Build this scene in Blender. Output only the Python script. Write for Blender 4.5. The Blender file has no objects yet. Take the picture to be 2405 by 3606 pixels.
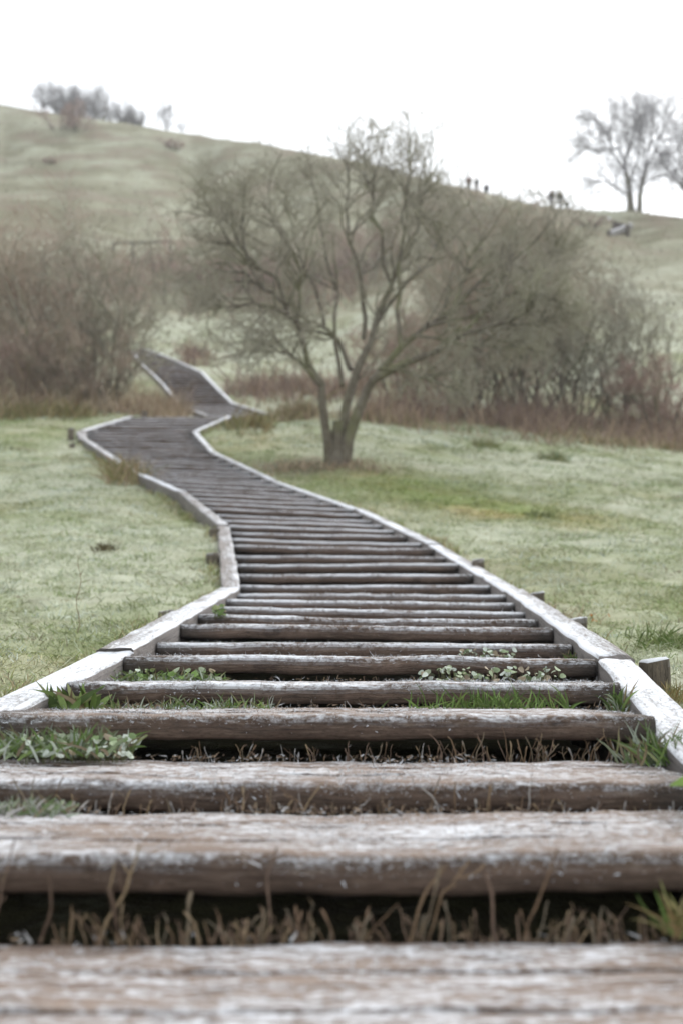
import bpy, math
import numpy as np
from mathutils import Vector

R = np.random.default_rng
rad = math.radians
sc = bpy.context.scene
col = sc.collection

# ------------------------------------------------------------------ camera
CAM = np.array([0.0, 0.0, 0.65])
F, CX, CY = 3927.0, 1202.5, 1803.0
TH = math.atan((2362 - CY) / F)
ct, st = math.cos(TH), math.sin(TH)


def at(px, py, Y):
    """point at distance Y ahead seen in the direction of a photo pixel"""
    px = np.asarray(px, float); py = np.asarray(py, float); Y = np.asarray(Y, float)
    r = (px - CX) / F; u = (CY - py) / F
    dy = ct - u * st; dz = st + u * ct
    return np.stack([CAM[0] + Y * r / dy, CAM[1] + Y + 0 * r, CAM[2] + Y * dz / dy], -1)


cam_d = bpy.data.cameras.new('camera')
cam = bpy.data.objects.new('camera', cam_d)
col.objects.link(cam)
cam.location = CAM
cam.rotation_euler = (math.pi / 2 + TH, 0, 0)
cam_d.sensor_fit = 'VERTICAL'
cam_d.sensor_height = 36.0
cam_d.sensor_width = 24.0
cam_d.lens = F / 3606 * 36.0
cam_d.clip_start = 0.05
cam_d.clip_end = 3000
cam_d.dof.use_dof = True
cam_d.dof.focus_distance = 4.1
cam_d.dof.aperture_fstop = 2.0
sc.camera = cam

# ------------------------------------------------------------------ world and light
w = bpy.data.worlds.new('World'); sc.world = w
w.use_nodes = True
nt = w.node_tree
nt.nodes.clear()
sky = nt.nodes.new('ShaderNodeTexSky'); sky.sky_type = 'NISHITA'
SUN_EL, SUN_AZ = rad(52), rad(35)
sky.sun_disc = False; sky.sun_elevation = SUN_EL; sky.sun_rotation = SUN_AZ
sky.air_density = 1.0; sky.dust_density = 6.0; sky.ozone_density = 1.0
hs = nt.nodes.new('ShaderNodeHueSaturation'); hs.inputs['Saturation'].default_value = 0.10
mx = nt.nodes.new('ShaderNodeMix'); mx.data_type = 'RGBA'; mx.blend_type = 'MIX'
mx.inputs[0].default_value = 0.55
mx.inputs[7].default_value = (6.5, 6.95, 7.35, 1)       # the even cloud layer
bg = nt.nodes.new('ShaderNodeBackground'); bg.inputs['Strength'].default_value = 0.11
ow = nt.nodes.new('ShaderNodeOutputWorld')
nt.links.new(sky.outputs[0], hs.inputs['Color'])
nt.links.new(hs.outputs[0], mx.inputs[6])
nt.links.new(mx.outputs[2], bg.inputs['Color'])
nt.links.new(bg.outputs[0], ow.inputs['Surface'])
sl = bpy.data.lights.new('sun', 'SUN'); sl.energy = 0.7; sl.angle = rad(40); sl.color = (1, .97, .93)
so = bpy.data.objects.new('sun', sl); col.objects.link(so)
so.rotation_euler = (math.pi / 2 - SUN_EL, 0, math.pi - SUN_AZ)

sc.view_settings.view_transform = 'Standard'
sc.view_settings.look = 'None'
sc.view_settings.exposure = 1.08
sc.view_settings.gamma = 1
sc.render.engine = 'CYCLES'
sc.cycles.use_denoising = True
sc.cycles.max_bounces = 6
sc.cycles.diffuse_bounces = 3
sc.cycles.glossy_bounces = 2
sc.cycles.volume_bounces = 0

# ------------------------------------------------------------------ numeric helpers


def hsh(ix, iy, seed):
    n = np.sin(ix * 127.1 + iy * 311.7 + seed * 74.7) * 43758.5453
    return n - np.floor(n)


def vnoise(x, y, seed=0):
    x = np.asarray(x, float); y = np.asarray(y, float)
    ix = np.floor(x); iy = np.floor(y)
    fx = x - ix; fy = y - iy
    fx = fx * fx * (3 - 2 * fx); fy = fy * fy * (3 - 2 * fy)
    a = hsh(ix, iy, seed); b = hsh(ix + 1, iy, seed)
    c = hsh(ix, iy + 1, seed); d = hsh(ix + 1, iy + 1, seed)
    return (a * (1 - fx) + b * fx) * (1 - fy) + (c * (1 - fx) + d * fx) * fy - 0.5


def fbm(x, y, seed=0, o=4, g=.5):
    s = 0; a = 1
    for k in range(o):
        s = s + a * vnoise(x * 2 ** k, y * 2 ** k, seed + k * 3.1)
        a *= g
    return s


def norm(v):
    return v / np.maximum(np.linalg.norm(v, axis=-1, keepdims=True), 1e-9)


def mk(name, V, quads=None, tris=None, mat=None, parent=None, colr=None, gc=None, smooth=True, origin=None, fl=None):
    V = np.asarray(V, np.float32).reshape(-1, 3)
    if origin is not None:
        V = V - np.asarray(origin, np.float32)
    me = bpy.data.meshes.new(name)
    me.vertices.add(len(V)); me.vertices.foreach_set('co', V.ravel())
    li = []; ls = []; s = 0
    if quads is not None and len(quads):
        q = np.asarray(quads, np.int32).reshape(-1, 4)
        li.append(q.ravel()); ls.append(s + np.arange(len(q)) * 4); s += len(q) * 4
    if tris is not None and len(tris):
        t = np.asarray(tris, np.int32).reshape(-1, 3)
        li.append(t.ravel()); ls.append(s + np.arange(len(t)) * 3); s += len(t) * 3
    li = np.concatenate(li).astype(np.int32); ls = np.concatenate(ls).astype(np.int32)
    me.loops.add(len(li)); me.loops.foreach_set('vertex_index', li)
    me.polygons.add(len(ls)); me.polygons.foreach_set('loop_start', ls)
    me.update(calc_edges=True)
    if smooth:
        me.polygons.foreach_set('use_smooth', np.ones(len(ls), bool))
    if colr is not None:
        a = me.color_attributes.new('tint', 'FLOAT_COLOR', 'POINT')
        c = np.ones((len(V), 4), np.float32); c[:, :3] = colr
        a.data.foreach_set('color', c.ravel())
    if gc is not None:
        a = me.attributes.new('gc', 'FLOAT_VECTOR', 'POINT')
        a.data.foreach_set('vector', np.asarray(gc, np.float32).ravel())
    if fl is not None:
        for k, v in fl.items():
            a = me.attributes.new(k, 'FLOAT', 'POINT')
            a.data.foreach_set('value', np.asarray(v, np.float32).ravel())
    me.validate()
    if mat is not None:
        me.materials.append(mat)
    o = bpy.data.objects.new(name, me)
    col.objects.link(o)
    if origin is not None:
        o.location = [float(v) for v in origin]
    if parent is not None:
        o.parent = parent
        if origin is None:
            # vertices are given in world space: bring them into the parent's space
            o.matrix_parent_inverse = parent_matrix(parent).inverted()
    return o


def parent_matrix(p):
    from mathutils import Matrix
    m = Matrix.Translation(p.location)
    q = p
    while q.parent is not None:
        m = m if q.matrix_parent_inverse != Matrix() else Matrix.Translation(q.parent.location) @ m
        if q.matrix_parent_inverse != Matrix():
            m = Matrix.Translation(q.location)
            break
        q = q.parent
    return m


def empty(name, loc):
    o = bpy.data.objects.new(name, None); col.objects.link(o)
    o.location = [float(v) for v in loc]; o.empty_display_size = .1
    return o


def tag(o, label=None, cat=None, group=None, kind=None):
    if label: o['label'] = label
    if cat: o['category'] = cat
    if group: o['group'] = group
    if kind: o['kind'] = kind
    return o


# ------------------------------------------------------------------ materials
def newmat(name):
    m = bpy.data.materials.new(name); m.use_nodes = True
    n = m.node_tree; b = n.nodes['Principled BSDF']
    b.inputs['Specular IOR Level'].default_value = .2
    b.inputs['Roughness'].default_value = .85
    return m, n, b


def nd(n, t, **k):
    x = n.nodes.new(t)
    for a, v in k.items():
        setattr(x, a, v)
    return x


def noise(n, vec, scale, detail=4, rough=.55, map_scale=None):
    if map_scale is not None:
        mp = nd(n, 'ShaderNodeMapping'); mp.inputs['Scale'].default_value = map_scale
        n.links.new(vec, mp.inputs[0]); vec = mp.outputs[0]
    x = nd(n, 'ShaderNodeTexNoise'); x.inputs['Scale'].default_value = scale
    x.inputs['Detail'].default_value = detail; x.inputs['Roughness'].default_value = rough
    n.links.new(vec, x.inputs['Vector'])
    return x.outputs['Fac']


def ramp(n, fac, stops):
    r = nd(n, 'ShaderNodeValToRGB')
    e = r.color_ramp.elements
    while len(e) < len(stops):
        e.new(.5)
    for el, (p, c) in zip(e, stops):
        el.position = p
        el.color = (c, c, c, 1) if not isinstance(c, (tuple, list)) else (*c, 1)
    n.links.new(fac, r.inputs[0])
    return r.outputs[0]


def mix(n, fac, a, b, mode='MIX'):
    m = nd(n, 'ShaderNodeMix', data_type='RGBA', blend_type=mode)
    for s, v in ((0, fac), (6, a), (7, b)):
        if isinstance(v, (int, float)):
            m.inputs[s].default_value = v
        elif isinstance(v, tuple):
            m.inputs[s].default_value = (*v, 1)
        else:
            n.links.new(v, m.inputs[s])
    return m.outputs[2]


def math_(n, op, a, b=0.0, clamp=False):
    m = nd(n, 'ShaderNodeMath', operation=op, use_clamp=clamp)
    for s, v in ((0, a), (1, b)):
        if isinstance(v, (int, float)):
            m.inputs[s].default_value = v
        else:
            n.links.new(v, m.inputs[s])
    return m.outputs[0]


def attr(n, name, out='Vector'):
    a = nd(n, 'ShaderNodeAttribute', attribute_name=name)
    return a.outputs[out]


def bump(n, b, h, strength, dist):
    x = nd(n, 'ShaderNodeBump'); x.inputs['Strength'].default_value = strength; x.inputs['Distance'].default_value = dist
    n.links.new(h, x.inputs['Height']); n.links.new(x.outputs[0], b.inputs['Normal'])


def wood_mat(name, dark, light, worn_d, worn_l, frost_bias=0.0, frost_col=(.75, .765, .80)):
    m, n, b = newmat(name)
    gc = attr(n, 'gc')
    g1 = noise(n, gc, 1.0, 6, .6, (3.0, 60, 60))
    g2 = noise(n, gc, 1.0, 4, .6, (1.2, 9, 9))
    g3 = noise(n, gc, 1.0, 5, .65, (14, 160, 160))
    c = mix(n, ramp(n, g1, [(.30, 0), (.70, 1)]), dark, light)
    c = mix(n, ramp(n, g2, [(.35, 0), (.75, .55)]), c, tuple(v * .55 for v in dark))
    c = mix(n, ramp(n, g3, [(.52, 0), (.75, .5)]), c, (.30, .235, .18))
    g5 = noise(n, gc, 1.0, 3, .7, (45, 240, 240))
    c = mix(n, ramp(n, g5, [(.32, .6), (.48, 0)]), c, tuple(v * .4 for v in dark))
    geo = nd(n, 'ShaderNodeNewGeometry')
    sx = nd(n, 'ShaderNodeSeparateXYZ'); n.links.new(geo.outputs['True Normal'], sx.inputs[0])
    tp = nd(n, 'ShaderNodeMapRange'); tp.inputs[1].default_value = .45; tp.inputs[2].default_value = .95
    n.links.new(sx.outputs['Z'], tp.inputs[0])
    worn = mix(n, ramp(n, g1, [(.30, 0), (.66, 1)]), worn_d, worn_l)
    c = mix(n, math_(n, 'MULTIPLY', tp.outputs[0], .8), c, worn)
    g4 = noise(n, gc, 1.0, 5, .7, (7, 11, 11))
    c = mix(n, ramp(n, g4, [(.54, 0), (.68, .6)]), c, tuple(v * .42 for v in dark))
    c = mix(n, ramp(n, g4, [(.28, .45), (.42, 0)]), c, tuple(v * 1.25 for v in light))
    g6 = noise(n, gc, 1.0, 3, .5, (1.1, 55, 55))
    crack = ramp(n, g6, [(.485, 0), (.5, .75), (.515, 0)])
    c = mix(n, crack, c, (.03, .024, .02))
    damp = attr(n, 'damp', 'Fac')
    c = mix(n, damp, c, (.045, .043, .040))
    # frost: lies on what faces up, broken into streaks along the grain
    up = nd(n, 'ShaderNodeMapRange'); up.inputs[1].default_value = .02; up.inputs[2].default_value = .50
    n.links.new(sx.outputs['Z'], up.inputs[0])
    f1 = noise(n, gc, 1.0, 6, .68, (4.5, 42, 42))
    f2 = noise(n, gc, 1.0, 5, .7, (38, 60, 60))
    f3 = noise(n, gc, 1.0, 3, .6, (2.2, 4, 4))
    s = math_(n, 'MULTIPLY_ADD', f1, 1.5)
    s.node.inputs[2].default_value = -.75
    s2 = math_(n, 'ADD', s, math_(n, 'MULTIPLY', math_(n, 'SUBTRACT', f2, .5), 2.2))
    s2 = math_(n, 'ADD', s2, math_(n, 'MULTIPLY', math_(n, 'SUBTRACT', f3, .5), 1.3))
    fa = attr(n, 'frost', 'Fac')
    s3 = math_(n, 'ADD', s2, math_(n, 'ADD', fa, frost_bias))
    fr = nd(n, 'ShaderNodeMapRange'); fr.inputs[1].default_value = .05; fr.inputs[2].default_value = .62
    n.links.new(s3, fr.inputs[0])
    ff = math_(n, 'MULTIPLY', fr.outputs[0], up.outputs[0], True)
    c = mix(n, math_(n, 'MULTIPLY', ff, .92), c, frost_col)
    n.links.new(c, b.inputs['Base Color'])
    hh = math_(n, 'ADD', math_(n, 'MULTIPLY', g1, .5), math_(n, 'MULTIPLY', ff, .8))
    hh = math_(n, 'ADD', hh, math_(n, 'MULTIPLY', f2, .5))
    hh = math_(n, 'ADD', hh, math_(n, 'MULTIPLY', g5, .6))
    bump(n, b, hh, .75, .006)
    b.inputs['Roughness'].default_value = .8
    return m


M = {}
M['tread'] = wood_mat('weathered_tread_wood', (.070, .047, .036), (.172, .121, .092), (.175, .126, .100), (.335, .262, .215))
M['board'] = wood_mat('weathered_edge_board', (.20, .18, .168), (.30, .275, .262), (.20, .175, .16), (.34, .31, .29))
M['pale_board'] = wood_mat('pale_edge_board', (.36, .34, .33), (.52, .50, .49), (.36, .34, .33), (.52, .50, .49))
M['post'] = wood_mat('post_wood', (.10, .085, .066), (.20, .165, .125), (.12, .10, .08), (.24, .2, .16))


def tint_mat(name, rough=.8, scale=30, var=.35, trans=0.0):
    m, n, b = newmat(name)
    c = attr(n, 'tint', 'Color')
    tc = nd(n, 'ShaderNodeTexCoord')
    f = noise(n, tc.outputs['Object'], scale, 3)
    c = mix(n, ramp(n, f, [(.3, 0), (.7, var)]), c, tuple([.02] * 3), 'MIX')
    n.links.new(c, b.inputs['Base Color'])
    b.inputs['Roughness'].default_value = rough
    return m


M['grass'] = tint_mat('frosted_grass_blades', var=.15)
M['leaf'] = tint_mat('weed_leaf', .6, 60, .15)
M['stem'] = tint_mat('dry_stem', .8, 90, .45)
M['frost'] = tint_mat('frost_crystal', .6, 90, .1)
M['cloth'] = tint_mat('clothing', .85, 8, .2)
M['skin'] = tint_mat('skin', .6, 8, .05)
M['fur'] = tint_mat('fur', .9, 20, .3)


def bark_mat(name, a, bcol, moss):
    m, n, b = newmat(name)
    tc = nd(n, 'ShaderNodeTexCoord')
    f = noise(n, tc.outputs['Object'], 7, 6, .65)
    f2 = noise(n, tc.outputs['Object'], 1.3, 3)
    c = mix(n, ramp(n, f, [(.3, 0), (.7, 1)]), a, bcol)
    c = mix(n, ramp(n, f2, [(.48, 0), (.68, .75)]), c, moss)
    n.links.new(c, b.inputs['Base Color'])
    bump(n, b, f, .6, .02)
    return m


M['bark'] = bark_mat('mossy_bark', (.10, .082, .058), (.22, .195, .15), (.17, .175, .08))
M['twig'] = bark_mat('grey_green_twigs', (.26, .235, .18), (.40, .37, .295), (.33, .32, .22))
M['twig_brown'] = bark_mat('brown_twigs', (.33, .245, .185), (.46, .36, .29), (.35, .30, .215))
M['twig_red'] = bark_mat('reddish_twigs', (.37, .245, .205), (.48, .345, .30), (.36, .29, .22))
M['twig_grey'] = bark_mat('far_grey_twigs', (.25, .235, .235), (.36, .34, .345), (.30, .29, .27))

# ------------------------------------------------------------------ stairs table
Yn0 = .6
ny = {0: 3003, 1: 2743, 2: 2517, 3: 2404, 4: 2317, 5: 2262, 6: 2204, 7: 2173, 8: 2143, 9: 2115, 10: 2090, 11: 2058,
      12: 2022, 13: 1986, 14: 1957, 15: 1925, 16: 1905, 17: 1880, 18: 1858, 19: 1838, 20: 1820, 21: 1798, 22: 1780,
      23: 1762, 24: 1745, 25: 1729, 26: 1713, 27: 1698, 28: 1683, 29: 1669, 30: 1655, 31: 1641, 32: 1627, 33: 1613,
      34: 1600, 35: 1588, 36: 1576, 37: 1564, 38: 1552, 39: 1540, 40: 1528, 41: 1516, 42: 1505, 43: 1495, 44: 1485,
      45: 1476, 46: 1468}
NT = 47
step_n = np.arange(NT)
step_y = np.array([ny[k] for k in step_n], float)
step_Y = Yn0 * (3.4 + step_n)
step_z = at(np.full(NT, CX), step_y, step_Y)[:, 2]
# one more tread below the first
step_n = np.concatenate([[-3, -2, -1], step_n])
step_Y = Yn0 * (3.4 + step_n)
step_z = np.concatenate([[CAM[2] - .70, CAM[2] - .58, CAM[2] - .462], step_z])


def zst(Y):
    return np.interp(Y, step_Y, step_z)


Lxy = [(2404, 230), (2310, 441), (2254, 573), (2195, 644), (2168, 709), (2136, 763), (2107, 805), (2082, 847), (2059, 855),
       (2023, 848), (1988, 840), (1954, 833), (1919, 828), (1896, 824), (1871, 816), (1848, 810), (1827, 785), (1807, 764),
       (1784, 742), (1766, 718), (1744, 678), (1708, 612), (1681, 552), (1663, 490), (1601, 385), (1552, 315), (1516, 300),
       (1490, 380), (1467, 475)]
Rxy = [(2521, 2299), (2406, 2178), (2324, 2099), (2270, 2010), (2213, 1946), (2178, 1898), (2151, 1859), (2124, 1823),
       (2098, 1792), (2056, 1743), (2021, 1685), (1984, 1628), (1958, 1578), (1931, 1534), (1914, 1493), (1889, 1455),
       (1868, 1409), (1850, 1366), (1833, 1323), (1812, 1282), (1794, 1243), (1776, 1200), (1759, 1144), (1741, 1085),
       (1720, 1032), (1702, 978), (1672, 896), (1657, 865), (1641, 829), (1623, 798), (1605, 767), (1592, 740),
       (1560, 700), (1520, 678), (1490, 745), (1462, 815)]


def dtilt(n):
    return np.interp(n, [0, 3, 4, 8, 11, 13, 15, 18, 22, 26, 32, 40, 46], [0, 2, 7, 9, 0, 0, 6, 10, 14, 12, 7, 2, 0])


def edge_px(tab, n, sgn):
    y = np.interp(n, np.arange(NT), step_y[:NT] if len(step_y) == NT else step_y) + sgn * dtilt(n)
    t = sorted(tab)
    return np.interp(y, [a for a, b in t], [b for a, b in t]), y


def edge3(side, n):
    """3D point on the inner edge of a side board at (fractional) step n"""
    Y = Yn0 * (3.4 + n)
    if side < 0:
        if n < 3:
            p3 = edge3(-1, 3.0); s = (edge3(-1, 4.2) - p3) / .72
            X = p3[0] + (Y - p3[1]) * .13
            return np.array([X, Y, zst(Y)])
        x, y = edge_px(Lxy, n, -1)
    else:
        if n < 2:
            p2 = edge3(1, 2.0)
            return np.array([p2[0] + (Y - p2[1]) * .085, Y, zst(Y)])
        x, y = edge_px(Rxy, n, 1)
    return at(x, y, Y)


JL = [-3, 4.25, 10.4, 17.8, 24.0, 29.2, 38.0, 40.6, 46.3]
JR = [-3, 4.0, 10.3, 15.6, 22.0, 28.0, 35.0, 40.8, 46.3]
PL = np.array([edge3(-1, n) for n in JL])
PR = np.array([edge3(1, n) for n in JR])


def edgeL(Y): return np.interp(Y, PL[:, 1], PL[:, 0])
def edgeR(Y): return np.interp(Y, PR[:, 1], PR[:, 0])
def zL(Y): return np.interp(Y, PL[:, 1], PL[:, 2])
def zR(Y): return np.interp(Y, PR[:, 1], PR[:, 2])


# upper flight
UY = np.array([39.0, 41.5, 44.0, 48.0, 51.0, 54.0, 57.0, 61.0])
URp = at([955, 885, 815, 752, 705, 628, 550, 490], [1466, 1446, 1425, 1362, 1312, 1278, 1246, 1226], UY)
ULp = at([735, 690, 640, 584, 540, 505, 478, 430], [1468, 1450, 1425, 1360, 1316, 1284, 1252, 1230], UY)

# ------------------------------------------------------------------ terrain
ctrl = []


def c_px(*a):
    for x, y, Y in a:
        ctrl.append(at(x, y, Y))


def c_w(*a):
    for p in a:
        ctrl.append(np.array(p, float))


for n in [-3, -1, 1, 3, 4.2, 6, 8, 10.4, 13, 17.8, 21, 24, 27, 29.2, 33, 38, 40.6, 43.5, 46.2]:
    a = edge3(-1, n); b = edge3(1, n)
    dl = np.interp(n, [0, 10, 18, 21, 24, 29, 38, 41, 46], [.07, .05, .08, .16, .2, .13, .10, .08, .04])
    dr = np.interp(n, [0, 4, 10, 18, 28, 38, 46], [.13, .13, .07, .05, .05, .06, .18])
    ctrl.append(a + np.array([-.32, 0, -dl])); ctrl.append(b + np.array([.32, 0, -dr]))
    ctrl.append((a + b) / 2 + np.array([0, 0, -.12]))
for a, b in zip(ULp[::2], URp[::2]):
    ctrl.append(a + np.array([-.6, 0, -.12])); ctrl.append(b + np.array([.6, 0, -.12]))
# left lawn, then the slope behind it
c_px((0, 2405, 4.2), (0, 2150, 7), (0, 1975, 9.9), (0, 1812, 14.3), (0, 1665, 20), (0, 1552, 24.5), (0, 1482, 29),
     (-500, 2390, 4.2), (-500, 2000, 9.9), (-500, 1670, 20), (-500, 1500, 29),
     (400, 2260, 5.6), (300, 2010, 9.5), (350, 1800, 14.5), (200, 1640, 21), (170, 1500, 27.5),
     (150, 1452, 32), (420, 1452, 33), (-400, 1460, 33),
     (250, 1400, 40), (0, 1280, 48), (300, 1290, 50), (0, 1060, 68), (300, 1050, 70), (0, 880, 84), (300, 880, 86), (0, 700, 104), (300, 690, 106),
     (0, 540, 124), (300, 560, 122), (-500, 1250, 48), (-500, 830, 84), (-500, 480, 124), (-600, 300, 152))
# middle
c_px((640, 1500, 34), (850, 1500, 34), (1000, 1490, 36), (1180, 1600, 23), (1185, 1640, 21.3), (1300, 1545, 26), (1304, 1480, 31),
     (1600, 1760, 17), (1500, 1700, 19.5), (1100, 1470, 38), (1000, 1400, 46),
     (600, 1180, 66), (900, 1220, 64), (1150, 1330, 52), (620, 1065, 77), (1000, 1070, 76), (700, 960, 85), (1000, 950, 85),
     (700, 780, 102), (1000, 780, 98), (700, 620, 122), (1000, 660, 110), (1350, 700, 100), (1500, 900, 80), (1650, 780, 86))
# right lawn and slope
c_px((2405, 2400, 4.6), (2405, 2250, 6.2), (2300, 2165, 7.6), (2405, 2000, 10), (2000, 1960, 10.5), (2405, 1855, 15), (1900, 1830, 15),
     (2405, 1710, 22), (1900, 1680, 22), (2405, 1585, 30), (1994, 1553, 30), (1560, 1515, 30.5), (3000, 2300, 6), (3000, 1900, 15), (3000, 1640, 30),
     (1994, 1470, 36), (2405, 1470, 38), (1600, 1440, 36), (2350, 1200, 54), (1800, 1250, 50), (2350, 980, 72), (2000, 980, 70), (3000, 1150, 60), (3000, 900, 85),
     (2224, 830, 86), (1450, 1200, 56))
# ridge line
ridge = np.array([(-600, 285, 152), (0, 368, 150), (200, 402, 148), (460, 437, 145), (690, 475, 140), (920, 506, 134), (1075, 537, 128), (1304, 575, 120),
                  (1534, 640, 108), (1687, 672, 100), (1840, 713, 95), (1994, 736, 94), (2224, 744, 95), (2405, 767, 95), (3000, 840, 95)], float)
for x, y, Y in ridge:
    p = at(x, y, Y)
    ctrl.append(p)
    ctrl.append(p * np.array([1, 1, 1]) + np.array([p[0] * .12, Y * .12, -1.0]))
    ctrl.append(p + np.array([p[0] * .5, Y * .5, -9.0]))
    ctrl.append(p + np.array([p[0] * 1.6, Y * 1.6, -40.0]))
# behind and beside the camera
c_w((-2.5, 0, .05), (2.5, 0, .05), (0, 0, .0), (-2.5, -2, -.25), (2.5, -2, -.25), (0, -2, -.3))
ctrl = np.array(ctrl)
OFF = 4.0


def warp(X, Y):
    return np.stack([X / (Y + OFF) * 3.0, np.log(Y + OFF)], -1)


def tps(r2):
    return .5 * r2 * np.log(r2 + 1e-12)


cw = warp(ctrl[:, 0], ctrl[:, 1]); NC = len(cw)
K = tps(((cw[:, None] - cw[None]) ** 2).sum(-1)) + np.eye(NC) * 2e-4
Pm = np.concatenate([np.ones((NC, 1)), cw], 1)
A = np.zeros((NC + 3, NC + 3)); A[:NC, :NC] = K; A[:NC, NC:] = Pm; A[NC:, :NC] = Pm.T
# interpolate elevation tangents so that near and far carry equal weight
val = (ctrl[:, 2] - CAM[2]) / (ctrl[:, 1] + OFF)
sol = np.linalg.solve(A, np.concatenate([val, np.zeros(3)]))


def ground_smooth(X, Y):
    X = np.asarray(X, float); Y = np.asarray(Y, float)
    sh = X.shape; q = warp(X.ravel(), Y.ravel()); out = np.empty(len(q))
    for i in range(0, len(q), 20000):
        qq = q[i:i + 20000]
        k = tps(((qq[:, None] - cw[None]) ** 2).sum(-1))
        out[i:i + 20000] = k @ sol[:NC] + sol[NC] + qq @ sol[NC + 1:]
    return (out * (Y.ravel() + OFF) + CAM[2]).reshape(sh)


RIDGE_FIX = None


def ground(X, Y, rough=True):
    X = np.asarray(X, float); Y = np.asarray(Y, float)
    z = ground_smooth(X, Y)
    if rough:
        far = np.clip((Y - 34) / 30, 0, 1)
        z = z + (fbm(X * 1.1, Y * .9, 3, 4) * .07 + fbm(X * 3.0, Y * 3.6, 9, 3) * .055) * np.clip(1 - far, 0, 1)
        z = z + far * (fbm(X * .12, Y * .35, 21, 4, .6) * .28 * np.clip((118 - Y) / 40, .35, 1) + fbm(X * .6, Y * .9, 5, 3) * .12)
    if RIDGE_FIX is not None:
        wv = np.clip((Y - 55) / 32, 0, 1); wv = wv * wv * (3 - 2 * wv)
        z = z + np.interp(X / np.maximum(Y, 1), RIDGE_FIX[0], RIDGE_FIX[1]) * Y * wv
    # cut the two flights in
    eL, eR = edgeL(Y), edgeR(Y)
    inn = (Y < step_Y[-1] + .3) & (Y > -3)
    d = np.maximum(eL - X, X - eR)
    top = np.where(X < (eL + eR) / 2, zL(Y), zR(Y))
    cap = np.where(d < .03, zst(Y) - .34, top - .055 + np.maximum(0, d - .16) * .45)
    z = np.where(inn & (d < 1.2), np.minimum(z, cap), z)
    uL, uR = np.interp(Y, UY, ULp[:, 0]), np.interp(Y, UY, URp[:, 0])
    uz = np.where(X < (uL + uR) / 2, np.interp(Y, UY, ULp[:, 2]), np.interp(Y, UY, URp[:, 2]))
    d = np.maximum(uL - X, X - uR)
    inn = (Y > UY[0] - .5) & (Y < UY[-1] + .5)
    cap = np.where(d < .05, uz - .4, uz - .08 + np.maximum(0, d - .3) * .5)
    z = np.where(inn & (d < 2), np.minimum(z, cap), z)
    return z


# ease the ridge onto its smooth skyline
tt_ = np.linspace(-.50, .55, 60)
for it in range(3):
    de = []
    for t in tt_:
        Ys = np.linspace(70, 200, 260); zz = ground(t * Ys, Ys)
        i = int(((zz - CAM[2]) / Ys).argmax())
        p = np.array([t * Ys[i], Ys[i], zz[i]]) - CAM
        fz = p[1] * ct + p[2] * st
        px = CX + F * p[0] / fz; py = CY - F * (-p[1] * st + p[2] * ct) / fz
        de.append((py - np.interp(px, ridge[:, 0], ridge[:, 1])) / F * 1.05)
    de = np.array(de)
    RIDGE_FIX = (tt_, de if RIDGE_FIX is None else RIDGE_FIX[1] + de)


def gauss(X, Y, c, r):
    return np.exp(-((X - c[0]) ** 2 / r[0] ** 2 + (Y - c[1]) ** 2 / r[1] ** 2))


def capsule(X, Y, a, b, r):
    a = np.array(a[:2]); b = np.array(b[:2]); ab = b - a
    t = np.clip(((X - a[0]) * ab[0] + (Y - a[1]) * ab[1]) / (ab @ ab), 0, 1)
    d2 = (X - a[0] - t * ab[0]) ** 2 + (Y - a[1] - t * ab[1]) ** 2
    return np.exp(-d2 / r ** 2)


TB = at(1185, 1632, 21.4)


def cover(X, Y):
    """frost, straw (dry tan), green and soil amounts of the ground cover"""
    n1 = fbm(X * .55, Y * .4, 31, 4); n2 = fbm(X * 1.7, Y * 1.3, 37, 3); n3 = fbm(X * .18, Y * .3, 41, 3)
    frost = np.clip(.60 + n1 * 1.0 + n2 * .6, 0, 1)
    straw = np.clip(.12 + n2 * .6 - n1 * .3, 0, 1)
    soil = np.clip((fbm(X * 2.4, Y * 2.0, 53, 3) - .42) * 5, 0, 1)
    k = np.clip(capsule(X, Y, at(1230, 1655, 20.6), at(1850, 1815, 15.3), 1.45) * (1 + n2), 0, 1)
    k = np.maximum(k, np.clip(gauss(X, Y, at(860, 1540, 25), (1.5, 2.2)) * (1 + n2), 0, 1))
    frost = frost * (1 - .97 * k)
    straw = np.clip(straw + k * (.42 + n1 * 2.2), 0, 1)
    lit = np.clip(gauss(X, Y, (TB[0] - .6, TB[1] - .3), (1.5, 1.0)) * 1.6 * (1 + n2), 0, 1)
    soil = np.maximum(soil * .7, lit); frost = frost * (1 - lit)
    # far lawn right of the tree is the whitest
    wl = np.clip(gauss(X, Y, at(2000, 1650, 24), (6, 6)), 0, 1)
    frost = np.clip(frost + wl * .12, 0, 1); straw = straw * (1 - wl * .6)
    far = np.clip((Y - 68) / 15, 0, 1)
    frost = frost * (1 - far) + far * np.clip(.20 + n3 * .9 + n1 * .5, 0, 1)
    straw = straw * (1 - far) + far * np.clip(.66 + n3 * .5 + n2 * .4, 0, 1)
    soil = soil * (1 - far * .5)
    md = np.clip(gauss(X, Y, at(850, 1180, 66), (9, 12)), 0, 1)
    frost = np.clip(frost + md * .35, 0, 1); straw = straw * (1 - md * .5)
    # leaf litter and bracken belts
    br = np.clip(capsule(X, Y, at(0, 1430, 33), at(450, 1440, 33), 2.2) + capsule(X, Y, at(1350, 1455, 33), at(2405, 1520, 34), 2.6), 0, 1)
    frost = frost * (1 - .8 * br); straw = np.clip(straw + br * .4, 0, 1); soil = np.clip(soil + br * .5, 0, 1)
    hb = np.clip(capsule(X, Y, at(560, 985, 82), at(1300, 1000, 80), 5), 0, 1)
    frost = frost * (1 - .8 * hb); soil = np.clip(soil + hb * .55, 0, 1)
    return frost, straw, soil


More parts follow.
